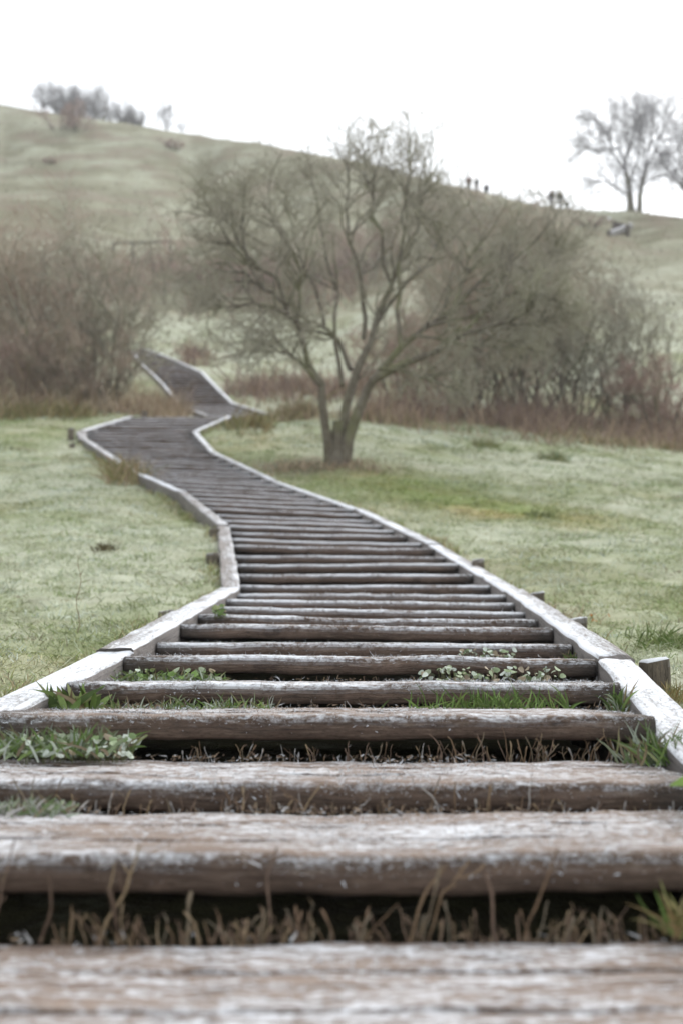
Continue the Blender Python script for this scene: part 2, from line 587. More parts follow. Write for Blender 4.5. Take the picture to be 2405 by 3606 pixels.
G_GREEN = np.array([.195, .23, .095]); G_STRAW = np.array([.37, .315, .18])
G_FROST = np.array([.485, .50, .40]); G_SOIL = np.array([.095, .070, .048])


def cover_col(X, Y, rng=None, jitter=0.0):
    f, s, so_ = cover(X, Y)
    j = (lambda: rng.normal(0, jitter, X.shape)) if rng is not None and jitter else (lambda: 0.0)
    f = np.clip(f + j(), 0, 1)[..., None]; s = np.clip(s + j(), 0, 1)[..., None]; so_ = np.clip(so_ + 0, 0, 1)[..., None]
    c = G_GREEN * (1 - s) + G_STRAW * s
    k = np.clip(capsule(X, Y, at(1230, 1655, 20.6), at(1850, 1815, 15.3), 1.5), 0, 1)[..., None]
    c = c * (1 - k * .85) + (np.array([.20, .255, .05]) * (1 - s) + np.array([.36, .29, .10]) * s) * k * .75
    fh = (np.clip((Y - 46) / 24, 0, 1) * (1 - .75 * np.clip(gauss(X, Y, at(850, 1180, 66), (10, 14)), 0, 1)))[..., None] * .95
    c = c * (1 - fh) + fh * (np.array([.215, .195, .112]) * (.75 + .5 * f))
    c = c * (1 - so_ * .8) + G_SOIL * so_ * .8
    c = c * (1 - f * .78) + G_FROST * f * .78
    return c


NU, NV = 620, 900
u = np.linspace(-.85, .85, NU); v = np.linspace(math.log(2.0), math.log(304.0), NV)
UU, VV = np.meshgrid(u, v)
YY = np.exp(VV) - OFF; XX = UU * (YY + OFF)
ZZ = ground(XX, YY)
idx = np.arange(NU * NV).reshape(NV, NU)
quads = np.stack([idx[:-1, :-1], idx[:-1, 1:], idx[1:, 1:], idx[1:, :-1]], -1).reshape(-1, 4)
gcol = cover_col(XX, YY)
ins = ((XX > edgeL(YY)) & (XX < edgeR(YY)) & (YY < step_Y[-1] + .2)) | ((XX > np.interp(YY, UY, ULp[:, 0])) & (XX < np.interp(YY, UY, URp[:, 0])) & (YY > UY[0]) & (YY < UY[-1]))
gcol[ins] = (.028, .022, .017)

m, n, b = newmat('frosted_turf')
c = attr(n, 'tint', 'Color')
geo = nd(n, 'ShaderNodeNewGeometry')
pos = geo.outputs['Position']
f1 = noise(n, pos, 22, 5, .7, (1, .6, 1)); f2 = noise(n, pos, 4.5, 4, .6, (.8, 1.4, 1)); f3 = noise(n, pos, .55, 5, .65, (.5, 1.5, 2.2))
c = mix(n, ramp(n, f1, [(.35, .25), (.62, 0)]), c, (.09, .09, .04))
c = mix(n, ramp(n, f2, [(.30, .35), (.55, 0)]), c, (.13, .14, .055))
c = mix(n, ramp(n, f2, [(.55, 0), (.8, .4)]), c, (.46, .48, .37))
c = mix(n, ramp(n, f3, [(.32, .45), (.5, 0)]), c, (.16, .15, .075))
c = mix(n, ramp(n, f3, [(.52, 0), (.7, .3)]), c, (.36, .35, .26))
sy = nd(n, 'ShaderNodeSeparateXYZ'); n.links.new(pos, sy.inputs[0])
fy = nd(n, 'ShaderNodeMapRange'); fy.inputs[1].default_value = 62; fy.inputs[2].default_value = 84
n.links.new(sy.outputs['Y'], fy.inputs[0])
t1 = noise(n, pos, 1.0, 5, .62, (.07, .05, 1.0)); t2 = noise(n, pos, 1.0, 4, .6, (.16, .12, .30))
c = mix(n, math_(n, 'MULTIPLY', fy.outputs[0], ramp(n, t1, [(.36, .50), (.52, 0)])), c, (.15, .14, .085))
c = mix(n, math_(n, 'MULTIPLY', fy.outputs[0], ramp(n, t1, [(.50, 0), (.66, .30)])), c, (.31, .30, .205))
c = mix(n, math_(n, 'MULTIPLY', fy.outputs[0], ramp(n, t2, [(.50, 0), (.62, .65)])), c, (.19, .14, .095))
n.links.new(c, b.inputs['Base Color'])
hh = math_(n, 'ADD', math_(n, 'MULTIPLY', f1, .3), f2)
bump(n, b, hh, .8, .05)
M['turf'] = m
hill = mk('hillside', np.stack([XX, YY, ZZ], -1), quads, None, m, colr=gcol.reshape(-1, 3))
tag(hill, 'frosted grassy hillside rising from the stairs to the ridge', 'hillside', kind='structure')


def gz(x, y):
    return float(ground(np.array([x]), np.array([y]))[0])


# ------------------------------------------------------------------ stairs
SEC = None


def tread_section(depth, T, big):
    """closed outline in (y, z): round nose at the front, shallow grooves on top"""
    pts = []
    r = T * .5
    k = 11 if big else 9
    for a in np.linspace(-90, 90, k):
        ca, sa = math.cos(rad(a)), math.sin(rad(a))
        # squarish bullnose
        e = .80
        pts.append((-abs(ca) ** e * r * .72 + r * .72, -r + math.copysign(abs(sa) ** e, sa) * r))
    front = list(pts)
    ys = []
    if big:
        for g in (.30, .66):
            yy = depth * g
            ys += [yy - .009, yy - .003, yy + .003, yy + .009]
        ext = np.linspace(r, depth - .012, 15)
        top = sorted(set(list(ext) + ys))
        topz = []
        for yv in top:
            z = 0.0
            for g in (.30, .66):
                if abs(yv - depth * g) < .004: z = -.012
            topz.append(z)
        front += list(zip(top, topz))
        front += [(depth, -.012), (depth, -T)]
    else:
        front += [(depth * .5, 0), (depth, -.006), (depth, -T)]
    return np.array(front)


def make_tread(pl, pr, depth, T, nx, seed, parent, name='tread', big=False, frost=0.0, mat=None, damp=True):
    rng = R(seed)
    sec = tread_section(depth, T, big); ns = len(sec)
    t = np.linspace(0, 1, nx)
    L = np.linalg.norm(pr - pl)
    X = pl[0] + (pr[0] - pl[0]) * t; Yb = pl[1] + (pr[1] - pl[1]) * t; Zb = pl[2] + (pr[2] - pl[2]) * t
    ax = t * L
    V = np.zeros((nx, ns, 3)); G = np.zeros((nx, ns, 3))
    su = np.concatenate([[0], np.cumsum(np.linalg.norm(np.diff(sec, axis=0), axis=1))])
    amp = .0035 if big else .003
    wav = fbm(ax * .9, np.full(nx, seed * 1.7), 5, 2) * .016 + fbm(ax * 4, np.full(nx, seed * 2.7), 8, 3) * .007
    fy = fbm(ax * 1.1, np.full(nx, seed * 3.3), 15, 3) * .02
    for j in range(ns):
        nz = fbm(ax * 9, np.full(nx, su[j] * 22 + seed * 9), 2, 3) * amp * 2
        frontness = max(0, 1 - sec[j, 0] / .09)
        V[:, j, 0] = X
        V[:, j, 1] = Yb + sec[j, 0] + fy * frontness
        V[:, j, 2] = Zb + sec[j, 1] + wav + nz
        G[:, j, 0] = ax + seed * 3.77; G[:, j, 1] = su[j] + seed * 1.31; G[:, j, 2] = seed * .71
    i0 = np.arange(nx * ns).reshape(nx, ns)
    q = np.stack([i0[:-1], np.roll(i0, -1, 1)[:-1], np.roll(i0, -1, 1)[1:], i0[1:]], -1).reshape(-1, 4)
    # end caps as fans
    c0, c1 = V[0].mean(0), V[-1].mean(0)
    Vf = np.concatenate([V.reshape(-1, 3), [c0, c1]]); Gf = np.concatenate([G.reshape(-1, 3), [G[0].mean(0), G[-1].mean(0)]])
    k0 = nx * ns
    tr = [(i0[0, j], k0, i0[0, (j + 1) % ns]) for j in range(ns)] + [(i0[-1, j], i0[-1, (j + 1) % ns], k0 + 1) for j in range(ns)]
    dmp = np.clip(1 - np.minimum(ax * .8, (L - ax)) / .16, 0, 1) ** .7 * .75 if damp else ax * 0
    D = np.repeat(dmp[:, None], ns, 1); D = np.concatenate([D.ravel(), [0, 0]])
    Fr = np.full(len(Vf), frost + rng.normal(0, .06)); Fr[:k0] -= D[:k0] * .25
    return mk(name, Vf, q, tr, mat or M['tread'], parent, gc=Gf, fl={'frost': Fr, 'damp': D})


def prism_between(a0, a1, b0, b1, h, name, parent, mat, frost, seed, nseg=24, lift=.012, top_in=0.0, capend=True):
    """long board: a = inner edge, b = outer edge of its top; 0 near end, 1 far end"""
    t = np.linspace(0, 1, nseg)[:, None]
    A_ = a0 + (a1 - a0) * t; B_ = b0 + (b1 - b0) * t
    L = np.linalg.norm(a1 - a0); W = np.linalg.norm(b0 - a0)
    ax = t[:, 0] * L
    cr = .012
    sh = [(0, -h), (0, -.10), (0, -.03), (0, -cr), (.08, 0), (.25, 0), (.42, 0), (.58, 0), (.75, 0), (.92, 0), (1, -cr), (1, -.05), (1, -h)]
    ns = len(sh)
    V = np.zeros((nseg, ns, 3)); G = np.zeros((nseg, ns, 3)); fr = np.zeros((nseg, ns))
    side = norm(b0 - a0)
    for j, (s, z) in enumerate(sh):
        p = A_ + (B_ - A_) * s
        p = p.copy()
        nz = fbm(ax * 5, np.full(nseg, j * .8 + seed * 5), 4, 3) * .008
        p[:, 2] += z + lift + nz * (1 if z > -.05 else 0)
        if 0 < s < 1: pass
        else:
            p += side * (fbm(ax * 4, np.full(nseg, seed * 7 + s), 6, 3) * .012)[:, None]
        V[:, j] = p
        G[:, j, 0] = ax + seed * 2.9; G[:, j, 1] = s * W + z + seed; G[:, j, 2] = seed * .6
        fr[:, j] = frost(s, t[:, 0]) if callable(frost) else frost
    i0 = np.arange(nseg * ns).reshape(nseg, ns)
    q = np.stack([i0[:-1], np.roll(i0, -1, 1)[:-1], np.roll(i0, -1, 1)[1:], i0[1:]], -1).reshape(-1, 4)
    if np.cross(a1 - a0, b0 - a0)[2] > 0:
        q = q[:, ::-1]
    c0, c1 = V[0].mean(0), V[-1].mean(0)
    Vf = np.concatenate([V.reshape(-1, 3), [c0, c1]]); Gf = np.concatenate([G.reshape(-1, 3), [G[0].mean(0), G[-1].mean(0)]])
    k0 = nseg * ns
    tr = [(i0[0, j], k0, i0[0, (j + 1) % ns]) for j in range(ns)] + [(i0[-1, j], i0[-1, (j + 1) % ns], k0 + 1) for j in range(ns)]
    fl = {'frost': np.concatenate([fr.ravel(), [0, 0]]), 'damp': np.zeros(len(Vf))}
    return mk(name, Vf, q, tr, mat, parent, gc=Gf, fl=fl, smooth=False)


def box_post(c, wx, wy, ztop, zbot, parent, seed, frost=.3, rot=0.0, name='post'):
    """squared timber post with worn top edges"""
    rng = R(seed)
    e = .012
    rings = [(1, zbot), (1, zbot * .5 + ztop * .5), (1, ztop - .03), (.97, ztop - .008), (.86, ztop)]
    V = []; G = []
    nc = 8
    for s, z in rings:
        for k in range(nc):
            a = [(-1, -.8), (-.8, -1), (.8, -1), (1, -.8), (1, .8), (.8, 1), (-.8, 1), (-1, .8)][k]
            x = a[0] * wx / 2 * s + rng.normal(0, .002); y = a[1] * wy / 2 * s + rng.normal(0, .002)
            V.append((c[0] + x * math.cos(rot) - y * math.sin(rot), c[1] + x * math.sin(rot) + y * math.cos(rot), z + rng.normal(0, .002) + (a[0] * .006 if z > ztop - .02 else 0)))
            G.append((z + seed, k * .04, seed))
    nr = len(rings)
    i0 = np.arange(nr * nc).reshape(nr, nc)
    q = np.stack([i0[:-1], np.roll(i0, -1, 1)[:-1], np.roll(i0, -1, 1)[1:], i0[1:]], -1).reshape(-1, 4)
    V.append((c[0], c[1], ztop + .001)); G.append((seed, 0, seed))
    tr = [(i0[-1, k], i0[-1, (k + 1) % nc], nr * nc) for k in range(nc)]
    return mk(name, V, q, tr, M['post'], parent, gc=G, fl={'frost': np.full(len(V), frost), 'damp': np.zeros(len(V))}, smooth=False)


def blades(P, D, S, L, W, colr, bend=None, mid=.55):
    """P roots, D unit direction, S side unit, L length, W width; each blade = quad + tri"""
    N = len(P); L = np.asarray(L)[:, None]; W = np.asarray(W)[:, None]
    B = np.zeros((N, 3)) if bend is None else bend
    a = P - S * W / 2; b = P + S * W / 2
    mpt = P + D * L * mid + B * L * .25
    c_ = mpt - S * W * .4; d = mpt + S * W * .4
    e = P + D * L + B * L
    V = np.stack([a, b, d, c_, e], 1).reshape(-1, 3)
    k = np.arange(N) * 5
    q = np.stack([k, k + 1, k + 2, k + 3], -1); t = np.stack([k + 3, k + 2, k + 4], -1)
    C = np.repeat(colr, 5, 0)
    return V, q, t, C


stair = empty('wooden_staircase', (float((PL[1, 0] + PR[1, 0]) / 2), float(PL[1, 1]), float(zst(PL[1, 1]) - .3)))
tag(stair, 'long weathered timber staircase climbing from the foreground to the first crest', 'staircase')
T0 = .073
for i, n_ in enumerate(step_n):
    if n_ < -2: continue
    Y = step_Y[i]
    big = n_ <= 6
    d = .565
    xl, xr = edgeL(Y + .02) + .004, edgeR(Y + .02) - .004
    zc = step_z[i]
    tl = 0.0
    if n_ >= 3:
        px = F / Y
        tl = float(dtilt(n_)) / px * .9
    pl = np.array([xl, Y, zc + tl]); pr = np.array([xr, Y, zc - tl])
    ratio = np.clip((step_z[min(i + 1, len(step_z) - 1)] - zc) if i + 1 < len(step_z) else .15, .06, .3)
    T = T0
    fr = .17 if n_ <= 0 else (.24 if n_ < 3 else (.38 if n_ < 8 else .58))
    if n_ > 34: fr = .50
    o = make_tread(pl, pr, d, T, 180 if n_ <= 1 else (110 if n_ <= 6 else 40), int(n_) + 50, stair, big=big, frost=fr)
    # frost needles and shreds of dead grass clinging to the nose
    if -1 <= n_ <= 15:
        rng = R(int(n_) + 900)
        N = int({-1: 7000, 0: 16000, 1: 17000, 2: 13000, 3: 9000, 4: 6000, 5: 4500, 6: 3600, 7: 2600}.get(int(n_), 1500))
        tx = rng.random(N)
        cl = fbm(tx * (xr - xl) * 5, np.full(N, n_ * 3.0), 77, 3)
        keep = cl + rng.normal(0, .18, N) > -.02
        tx = tx[keep]; N = len(tx)
        topfrac = rng.random(N) < .45
        yy = np.where(topfrac, rng.uniform(.03, .55, N), rng.uniform(-.006, .03, N))
        zz = np.where(topfrac, rng.normal(.001, .003, N), -T * .12 - np.clip(rng.exponential(.011, N), 0, .045) + .003)
        wv = fbm(tx * np.linalg.norm(pr - pl) * .9, np.full(N, (int(n_) + 50) * 1.7), 5, 2) * .016
        P = np.stack([xl + (xr - xl) * tx, Y + yy, zc + tl * (1 - 2 * tx) + zz + wv], -1)
        D = norm(np.stack([rng.normal(0, .9, N), rng.normal(-.25, .5, N), rng.uniform(-.2, 1.0, N)], -1))
        S = norm(np.cross(D, rng.normal(0, 1, (N, 3))))
        L_ = np.clip(rng.exponential(.0055, N), .002, .03) * (1 if n_ < 8 else 1.5); W_ = rng.uniform(.0008, .0026, N) * (1 if n_ < 8 else 1.8)
        w_ = rng.random(N)[:, None]
        C = np.where(w_ < .62, np.array([[.66, .69, .73]]), np.where(w_ < .85, np.array([[.38, .33, .29]]), np.array([[.18, .13, .095]])))
        V, q, t, C = blades(P, D, S, L_, W_, C, rng.normal(0, .15, (N, 3)))
        mk('frost_needles', V, q, t, M['frost'], o, colr=C)
    if n_ <= 9:
        for sgn, xe in ((1, xl), (-1, xr)):
            if sgn == 1 and n_ in (0, 2): continue
            zb = zc - T - .001
            x0, x1 = sorted((xe + sgn * .002, xe + sgn * .085))
            yf = Y + .05
            h = .16
            V = np.array([(x, y, z) for x in (x0, x1) for y in (yf, yf + .4) for z in (zb - h, zb)])
            q = [(0, 1, 3, 2), (4, 6, 7, 5), (0, 4, 5, 1), (2, 3, 7, 6), (1, 5, 7, 3), (0, 2, 6, 4)]
            mk('support_block', V, q, None, M['post'], stair, gc=V * 1.0 + n_, fl={'frost': np.full(8, -1.), 'damp': np.full(8, .25)}, smooth=False)


def board_chain(PTS, js, side, wid, hts, frosts, parent, seed0, zoff=0.0):
    n_s = len(PTS) - 1
    for k in range(n_s):
        a0, a1 = PTS[k].copy(), PTS[k + 1].copy()
        d = norm(a1 - a0)
        a1 = a1 - d * .012
        pn = norm(np.array([d[1], -d[0], 0])) * side
        # mitre at the joints so that successive boards neither gap nor overlap
        def mit(k2):
            if 0 < k2 < n_s:
                d2 = norm((PTS[k2 + 1] - PTS[k2]) * np.array([1, 1, 0])); d1 = norm((PTS[k2] - PTS[k2 - 1]) * np.array([1, 1, 0]))
                q = norm(np.array([d1[1], -d1[0], 0]) + np.array([d2[1], -d2[0], 0])) * side
                return q / max(.45, float(q @ pn))
            return pn
        b0 = a0 + mit(k) * wid[k]; b1 = a1 + mit(k + 1) * wid[k]
        lf = .006 + (.012 if k % 2 else 0.0)
        prism_between(a0, a1, b0, b1, hts[k], 'edge_board', parent, M['board'], frosts[k], seed0 + k, 40 if k < 3 else 20, lift=lf + zoff)


def fr_inner(base, slope):
    return lambda s, t: base - slope * s


board_chain(PL, JL, -1, [.155, .15, .14, .14, .13, .15, .21, .15], [.22, .26, .26, .36, .36, .3, .3, .3],
            [fr_inner(.60, -.1), fr_inner(.72, .5), fr_inner(.35, .5), fr_inner(.3, .1), .75, .35, .15, .7], stair, 11)
board_chain(PR, JR, 1, [.14, .145, .14, .14, .13, .13, .13, .13], [.26, .26, .26, .26, .26, .26, .3, .42],
            [fr_inner(.64, .15), fr_inner(.78, .7), fr_inner(.8, .7), fr_inner(.75, .5), .7, .6, .55, .7], stair, 31)

# stakes outside the boards
for (px, pw, ptop, Y, wy, s) in [(2302, 90, 2320, 4.44, .09, 1), (2026, 70, 2176, 6.2, .09, 2), (1890, 50, 2086, 7.62, .08, 3), (1681, 42, 1969, 9.75, .08, 4),
                                 (752, 44, 1948, 10.1, .09, 5), (757, 36, 1862, 12.1, .08, 6), (588, 56, 2150, 6.75, .09, 7),
                                 (252, 20, 1508, 25.3, .10, 8), (256, 20, 1562, 24.2, .10, 9), (845, 22, 1470, 29.4, .12, 10), (866, 24, 1480, 28.9, .12, 11)]:
    p = at(px, ptop, Y)
    wx = pw / F * Y
    box_post((p[0], p[1]), wx, wy, p[2], p[2] - .55, stair, s + 100, frost=.75 if s < 5 else .2, rot=.05 * ((s * 7) % 5 - 2))
p = at(510, 1448, 29.9)
box_post((p[0], p[1]), .14, .12, p[2], p[2] - .5, stair, 140, frost=-1, rot=.2)

# upper flight
up = empty('wooden_staircase', (float((ULp[2, 0] + URp[2, 0]) / 2), 44.0, float(ULp[2, 2] - .3)))
tag(up, 'smaller far flight of timber steps curving left behind the first crest', 'staircase')
ys = np.arange(39.3, 60.6, .6)
for k, Y in enumerate(ys):
    xl, xr = np.interp(Y, UY, ULp[:, 0]), np.interp(Y, UY, URp[:, 0])
    zl, zr = np.interp(Y, UY, ULp[:, 2]), np.interp(Y, UY, URp[:, 2])
    make_tread(np.array([xl, Y, (zl + zr) / 2 - .03]), np.array([xr, Y, (zl + zr) / 2 - .03]), .57, .09, 16, 300 + k, up, frost=.3 if Y > 44 else .45, damp=False)
board_chain(URp, None, 1, [.16] * 7, [.45] * 7, [.75, .75, .7, .75, .65, .5, .4], up, 61, zoff=.06)
board_chain(ULp[[2, 3, 4, 5, 6]], None, -1, [.13] * 4, [.4] * 4, [.5] * 4, up, 81, zoff=.05)
board_chain(ULp[[0, 1]], None, -1, [.12], [.4], [.5], up, 91, zoff=.05)

# short boarded landing near the ridge
lm = at([2150, 2222, 2160, 2228, 2110, 2190, 2215], [792, 772, 812, 785, 822, 812, 778], [84, 88, 83, 88, 84, 84, 88])
bw = empty('boardwalk', tuple(at(2180, 815, 85)))
tag(bw, 'short pale-edged boardwalk section high on the right slope below the two bare trees', 'boardwalk')
a0, a1 = at(2138, 822, 83), at(2216, 792, 87); b0, b1 = at(2092, 812, 84.5), at(2150, 772, 89)
for k in range(9):
    t = (k + .0) / 9
    l_ = b0 + (b1 - b0) * t; r_ = a0 + (a1 - a0) * t
    make_tread(l_ + np.array([0, 0, .1 * k / 9]), r_ + np.array([0, 0, .1 * k / 9]), .6, .12, 10, 400 + k, bw, name='plank', frost=.2, damp=False)
dv = np.array([0, 0, .14])
prism_between(a0 + dv, a1 + dv, a0 + dv + np.array([.22, -.1, 0]), a1 + dv + np.array([.22, -.1, 0]), .5, 'edge_board', bw, M['pale_board'], .9, 71, 12)
prism_between(b0 + dv, b1 + dv * .8, b0 + dv + np.array([-.2, 0, 0]), b1 + dv + np.array([-.2, 0, 0]), .45, 'edge_board', bw, M['pale_board'], .9, 72, 12)
for k, (px, py, Y) in enumerate([(2096, 820, 83.5), (2142, 812, 82.6), (2208, 790, 85.5)]):
    p = at(px, py, Y)
    box_post((p[0], p[1]), .26, .22, p[2], p[2] - 1.4, bw, 160 + k, frost=-.6)

# ------------------------------------------------------------------ short turf
rng = R(5)


def lawn_blades(N, y0, y1, seed):
    rng = R(seed)
    v0, v1 = math.log(y0 + OFF), math.log(y1 + OFF)
    Y = np.exp(rng.uniform(v0, v1, N)) - OFF
    X = rng.uniform(-.36, .36, N) * (Y + 1.2)
    eL, eR = edgeL(Y) - .17, edgeR(Y) + .17
    k = (X < eL) | (X > eR)
    k |= Y > step_Y[-1]
    X, Y = X[k], Y[k]; N = len(X)
    clump = fbm(X * 4.5, Y * 3.5, 61, 3)
    k = clump + rng.normal(0, .25, N) > -.25
    X, Y, clump = X[k], Y[k], clump[k]; N = len(X)
    Z = ground(X, Y)
    P = np.stack([X, Y, Z - .004], -1)
    lean = np.stack([fbm(X * 1.3, Y * 1.3, 71, 2) * 2.2 + rng.normal(0, .7, N) - .2, fbm(X * 1.3, Y * 1.3, 75, 2) * 2.2 + rng.normal(0, .7, N) - .3, np.full(N, .55)], -1)
    D = norm(lean)
    S = norm(np.cross(D, rng.normal(0, 1, (N, 3))))
    L_ = np.clip(rng.lognormal(0, .4, N), .4, 2.6) * (.024 + .0013 * Y) * np.clip(1 + clump * 1.4, .4, 2.0)
    W_ = rng.uniform(.7, 1.3, N) * (.0014 + .00050 * Y)
    C = cover_col(X, Y, rng, .28)
    C = C * rng.uniform(1.0, 1.75, (N, 1))
    g = rng.random(N) < .06
    C[g] = C[g] * .3 + np.array([.24, .36, .10]) * .7
    return blades(P, D, S, L_, W_, C, np.stack([rng.normal(0, .2, N), rng.normal(0, .2, N), rng.uniform(-.35, 0, N)], -1))


def lawn_clumps(K, n_each, y0, y1, seed):
    rng = R(seed)
    v0, v1 = math.log(y0 + OFF), math.log(y1 + OFF)
    cy = np.exp(rng.uniform(v0, v1, K)) - OFF
    cx_ = rng.uniform(-.36, .36, K) * (cy + 1.2)
    k = (cx_ < edgeL(cy) - .25) | (cx_ > edgeR(cy) + .25)
    cx_, cy = cx_[k], cy[k]; K = len(cx_)
    size = rng.lognormal(0, .4, K)
    par = np.repeat(np.arange(K), n_each); N = len(par)
    sd = (.03 + .004 * cy[par]) * size[par]
    X = cx_[par] + rng.normal(0, 1, N) * sd * 1.6; Y = cy[par] + rng.normal(0, 1, N) * sd
    P = np.stack([X, Y, ground(X, Y) - .004], -1)
    D = norm(np.stack([rng.normal(0, .6, N), rng.normal(-.1, .5, N), np.full(N, .8)], -1))
    S = norm(np.cross(D, rng.normal(0, 1, (N, 3))))
    kind = np.array([(.25, .32, .13), (.47, .52, .41), (.41, .38, .25), (.20, .24, .10), (.29, .24, .17), (.54, .58, .52)])
    C = kind[rng.choice(6, K, p=[.2, .25, .17, .18, .08, .12])][par] * rng.uniform(.75, 1.35, (N, 1))
    kk = np.clip(capsule(X, Y, at(1230, 1655, 20.6), at(1850, 1815, 15.3), 1.5), 0, 1)[:, None]
    C = C * (1 - .8 * kk) + cover_col(X, Y) * .8 * kk
    L_ = (.03 + .0022 * Y) * rng.uniform(.5, 1.3, N) * np.clip(size[par], .6, 1.6); W_ = (.0015 + .00055 * Y) * rng.uniform(.7, 1.3, N)
    return blades(P, D, S, L_, W_, C, np.stack([rng.normal(0, .25, N), rng.normal(0, .25, N), rng.uniform(-.4, 0, N)], -1))


V, q, t, C = lawn_blades(300000, 3.4, 34, 8)
V2, q2, t2, C2 = lawn_clumps(1500, 34, 3.6, 32, 9)


def fringe(N, seed):
    rng = R(seed)
    v0, v1 = math.log(2.6 + OFF), math.log(30 + OFF)
    Y = np.exp(rng.uniform(v0, v1, N)) - OFF
    sd = np.where(rng.random(N) < .5, -1, 1)
    off = .165 + np.abs(rng.normal(0, .05, N)) + .02 * (rng.random(N) < .3)
    X = np.where(sd < 0, edgeL(Y) - off, edgeR(Y) + off)
    k = fbm(Y * 1.7 * sd, sd * 9.0, 83, 3) + rng.normal(0, .15, N) > -.05
    X, Y, sd = X[k], Y[k], sd[k]; N = len(X)
    P = np.stack([X, Y, ground(X, Y) - .01], -1)
    D = norm(np.stack([rng.normal(0, .45, N) - sd * .25, rng.normal(-.1, .4, N), np.ones(N)], -1))
    S = norm(np.cross(D, rng.normal(0, 1, (N, 3))))
    kind = np.array([(.30, .36, .13), (.52, .55, .42), (.50, .43, .25), (.24, .27, .10), (.38, .29, .18)])
    C = kind[rng.integers(0, 5, N)] * rng.uniform(.75, 1.3, (N, 1))
    return blades(P, D, S, (.06 + .004 * Y) * rng.uniform(.4, 1.3, N), (.0016 + .0006 * Y) * rng.uniform(.7, 1.3, N), C, np.stack([rng.normal(0, .25, N), rng.normal(0, .25, N), rng.uniform(-.4, 0, N)], -1))


V3, q3, t3, C3 = fringe(16000, 10)
q2 = np.concatenate([q2, q3 + len(V2)]); t2 = np.concatenate([t2, t3 + len(V2)]); V2 = np.concatenate([V2, V3]); C2 = np.concatenate([C2, C3])
q = np.concatenate([q, q2 + len(V)]); t = np.concatenate([t, t2 + len(V)]); V = np.concatenate([V, V2]); C = np.concatenate([C, C2])
g = mk('frosted_grass', V, q, t, M['grass'], colr=C, smooth=False)
tag(g, 'short frosted turf on both lawns beside the stairs', 'grass', kind='stuff')


def tall_blades(N, sampler, h, wd, cols, seed, lean=.35, curl=.25):
    rng = R(seed)
    X, Y = sampler(rng, N); N = len(X)
    Z = ground(X, Y)
    P = np.stack([X, Y, Z - .02], -1)
    D = norm(np.stack([rng.normal(0, lean, N), rng.normal(0, lean, N), np.ones(N)], -1))
    S = norm(np.cross(D, rng.normal(0, 1, (N, 3))))
    L_ = h * rng.lognormal(-.15, .45, N); W_ = wd * rng.uniform(.6, 1.5, N)
    cols = np.array(cols); C = cols[rng.integers(0, len(cols), N)] * rng.uniform(.7, 1.25, (N, 1))
    return blades(P, D, S, L_, W_, C, np.stack([rng.normal(0, curl, N), rng.normal(0, curl, N), -np.abs(rng.normal(0, curl, N))], -1))


def along(pts, wd):
    pts = np.array([at(*p)[:2] for p in pts])

    def f(rng, N):
        seg = np.linalg.norm(np.diff(pts, axis=0), axis=1); cs = np.concatenate([[0], np.cumsum(seg)])
        s = rng.random(N) * cs[-1]
        X = np.interp(s, cs, pts[:, 0]) + rng.normal(0, wd * .5, N); Y = np.interp(s, cs, pts[:, 1]) + rng.normal(0, wd, N)
        k = fbm(X * .7, Y * .7, 99, 3) + rng.normal(0, .15, N) > -.08
        k &= ~((X > edgeL(Y) - .2) & (X < edgeR(Y) + .2) & (Y < step_Y[-1] + .2))
        k &= ~((X > np.interp(Y, UY, ULp[:, 0]) - .3) & (X < np.interp(Y, UY, URp[:, 0]) + .3) & (Y > UY[0] - .6))
        return X[k], Y[k]
    return f


BRN = [(.46, .33, .22), (.52, .41, .27), (.36, .26, .18), (.56, .47, .32), (.42, .31, .24)]
RED = [(.34, .235, .185), (.40, .29, .22), (.28, .19, .155), (.42, .31, .21)]
STRW = [(.38, .32, .17), (.30, .27, .12), (.24, .24, .09), (.34, .25, .12)]
parts = [tall_blades(7500, along([(-100, 1452, 31.5), (150, 1450, 32), (440, 1440, 32.5), (600, 1450, 33)], .9), .72, .020, BRN, 1),
         tall_blades(2600, along([(0, 1470, 29.8), (300, 1462, 30.2)], .5), .38, .022, STRW, 2),
         tall_blades(3800, along([(300, 1425, 35), (520, 1405, 38), (610, 1400, 42)], 1.0), .85, .022, BRN, 3),
         tall_blades(7500, along([(1290, 1475, 32), (1500, 1500, 32), (1800, 1525, 32), (2405, 1570, 32)], 1.3), .55, .021, RED + BRN[:2], 4),
         tall_blades(6500, along([(1330, 1455, 33.5), (1600, 1490, 33.5), (1800, 1505, 33.5), (2450, 1560, 33.3)], .9), .95, .020, RED, 14),
         tall_blades(3000, along([(1290, 1483, 30.8), (1560, 1512, 30.5), (1994, 1550, 30.0), (2405, 1583, 29.9)], .5), .3, .022, STRW + BRN[:2], 5),
         tall_blades(2600, along([(820, 1420, 47), (1000, 1390, 48), (1250, 1400, 45)], 1.6), .9, .04, RED, 6),
         tall_blades(900, along([(640, 1270, 57), (720, 1300, 55)], .8), .8, .045, RED, 7),
         tall_blades(1500, along([(1000, 1455, 38), (1080, 1450, 38)], .8), .6, .035, BRN + STRW, 8),
         tall_blades(900, along([(850, 1505, 27.5), (930, 1480, 28.8)], .6), .4, .025, STRW, 11),
         tall_blades(5000, along([(450, 1000, 82), (750, 1010, 82), (1250, 1020, 80)], 4), 1.1, .08, RED, 9),
         tall_blades(1200, along([(940, 1650, 20.2), (1150, 1655, 20.8), (1330, 1650, 21)], .5), .16, .016, BRN, 12)]
Vs, qs, ts, Cs = [], [], [], []; o_ = 0
for V, q, t, C in parts:
    Vs.append(V); qs.append(q + o_); ts.append(t + o_); Cs.append(C); o_ += len(V)
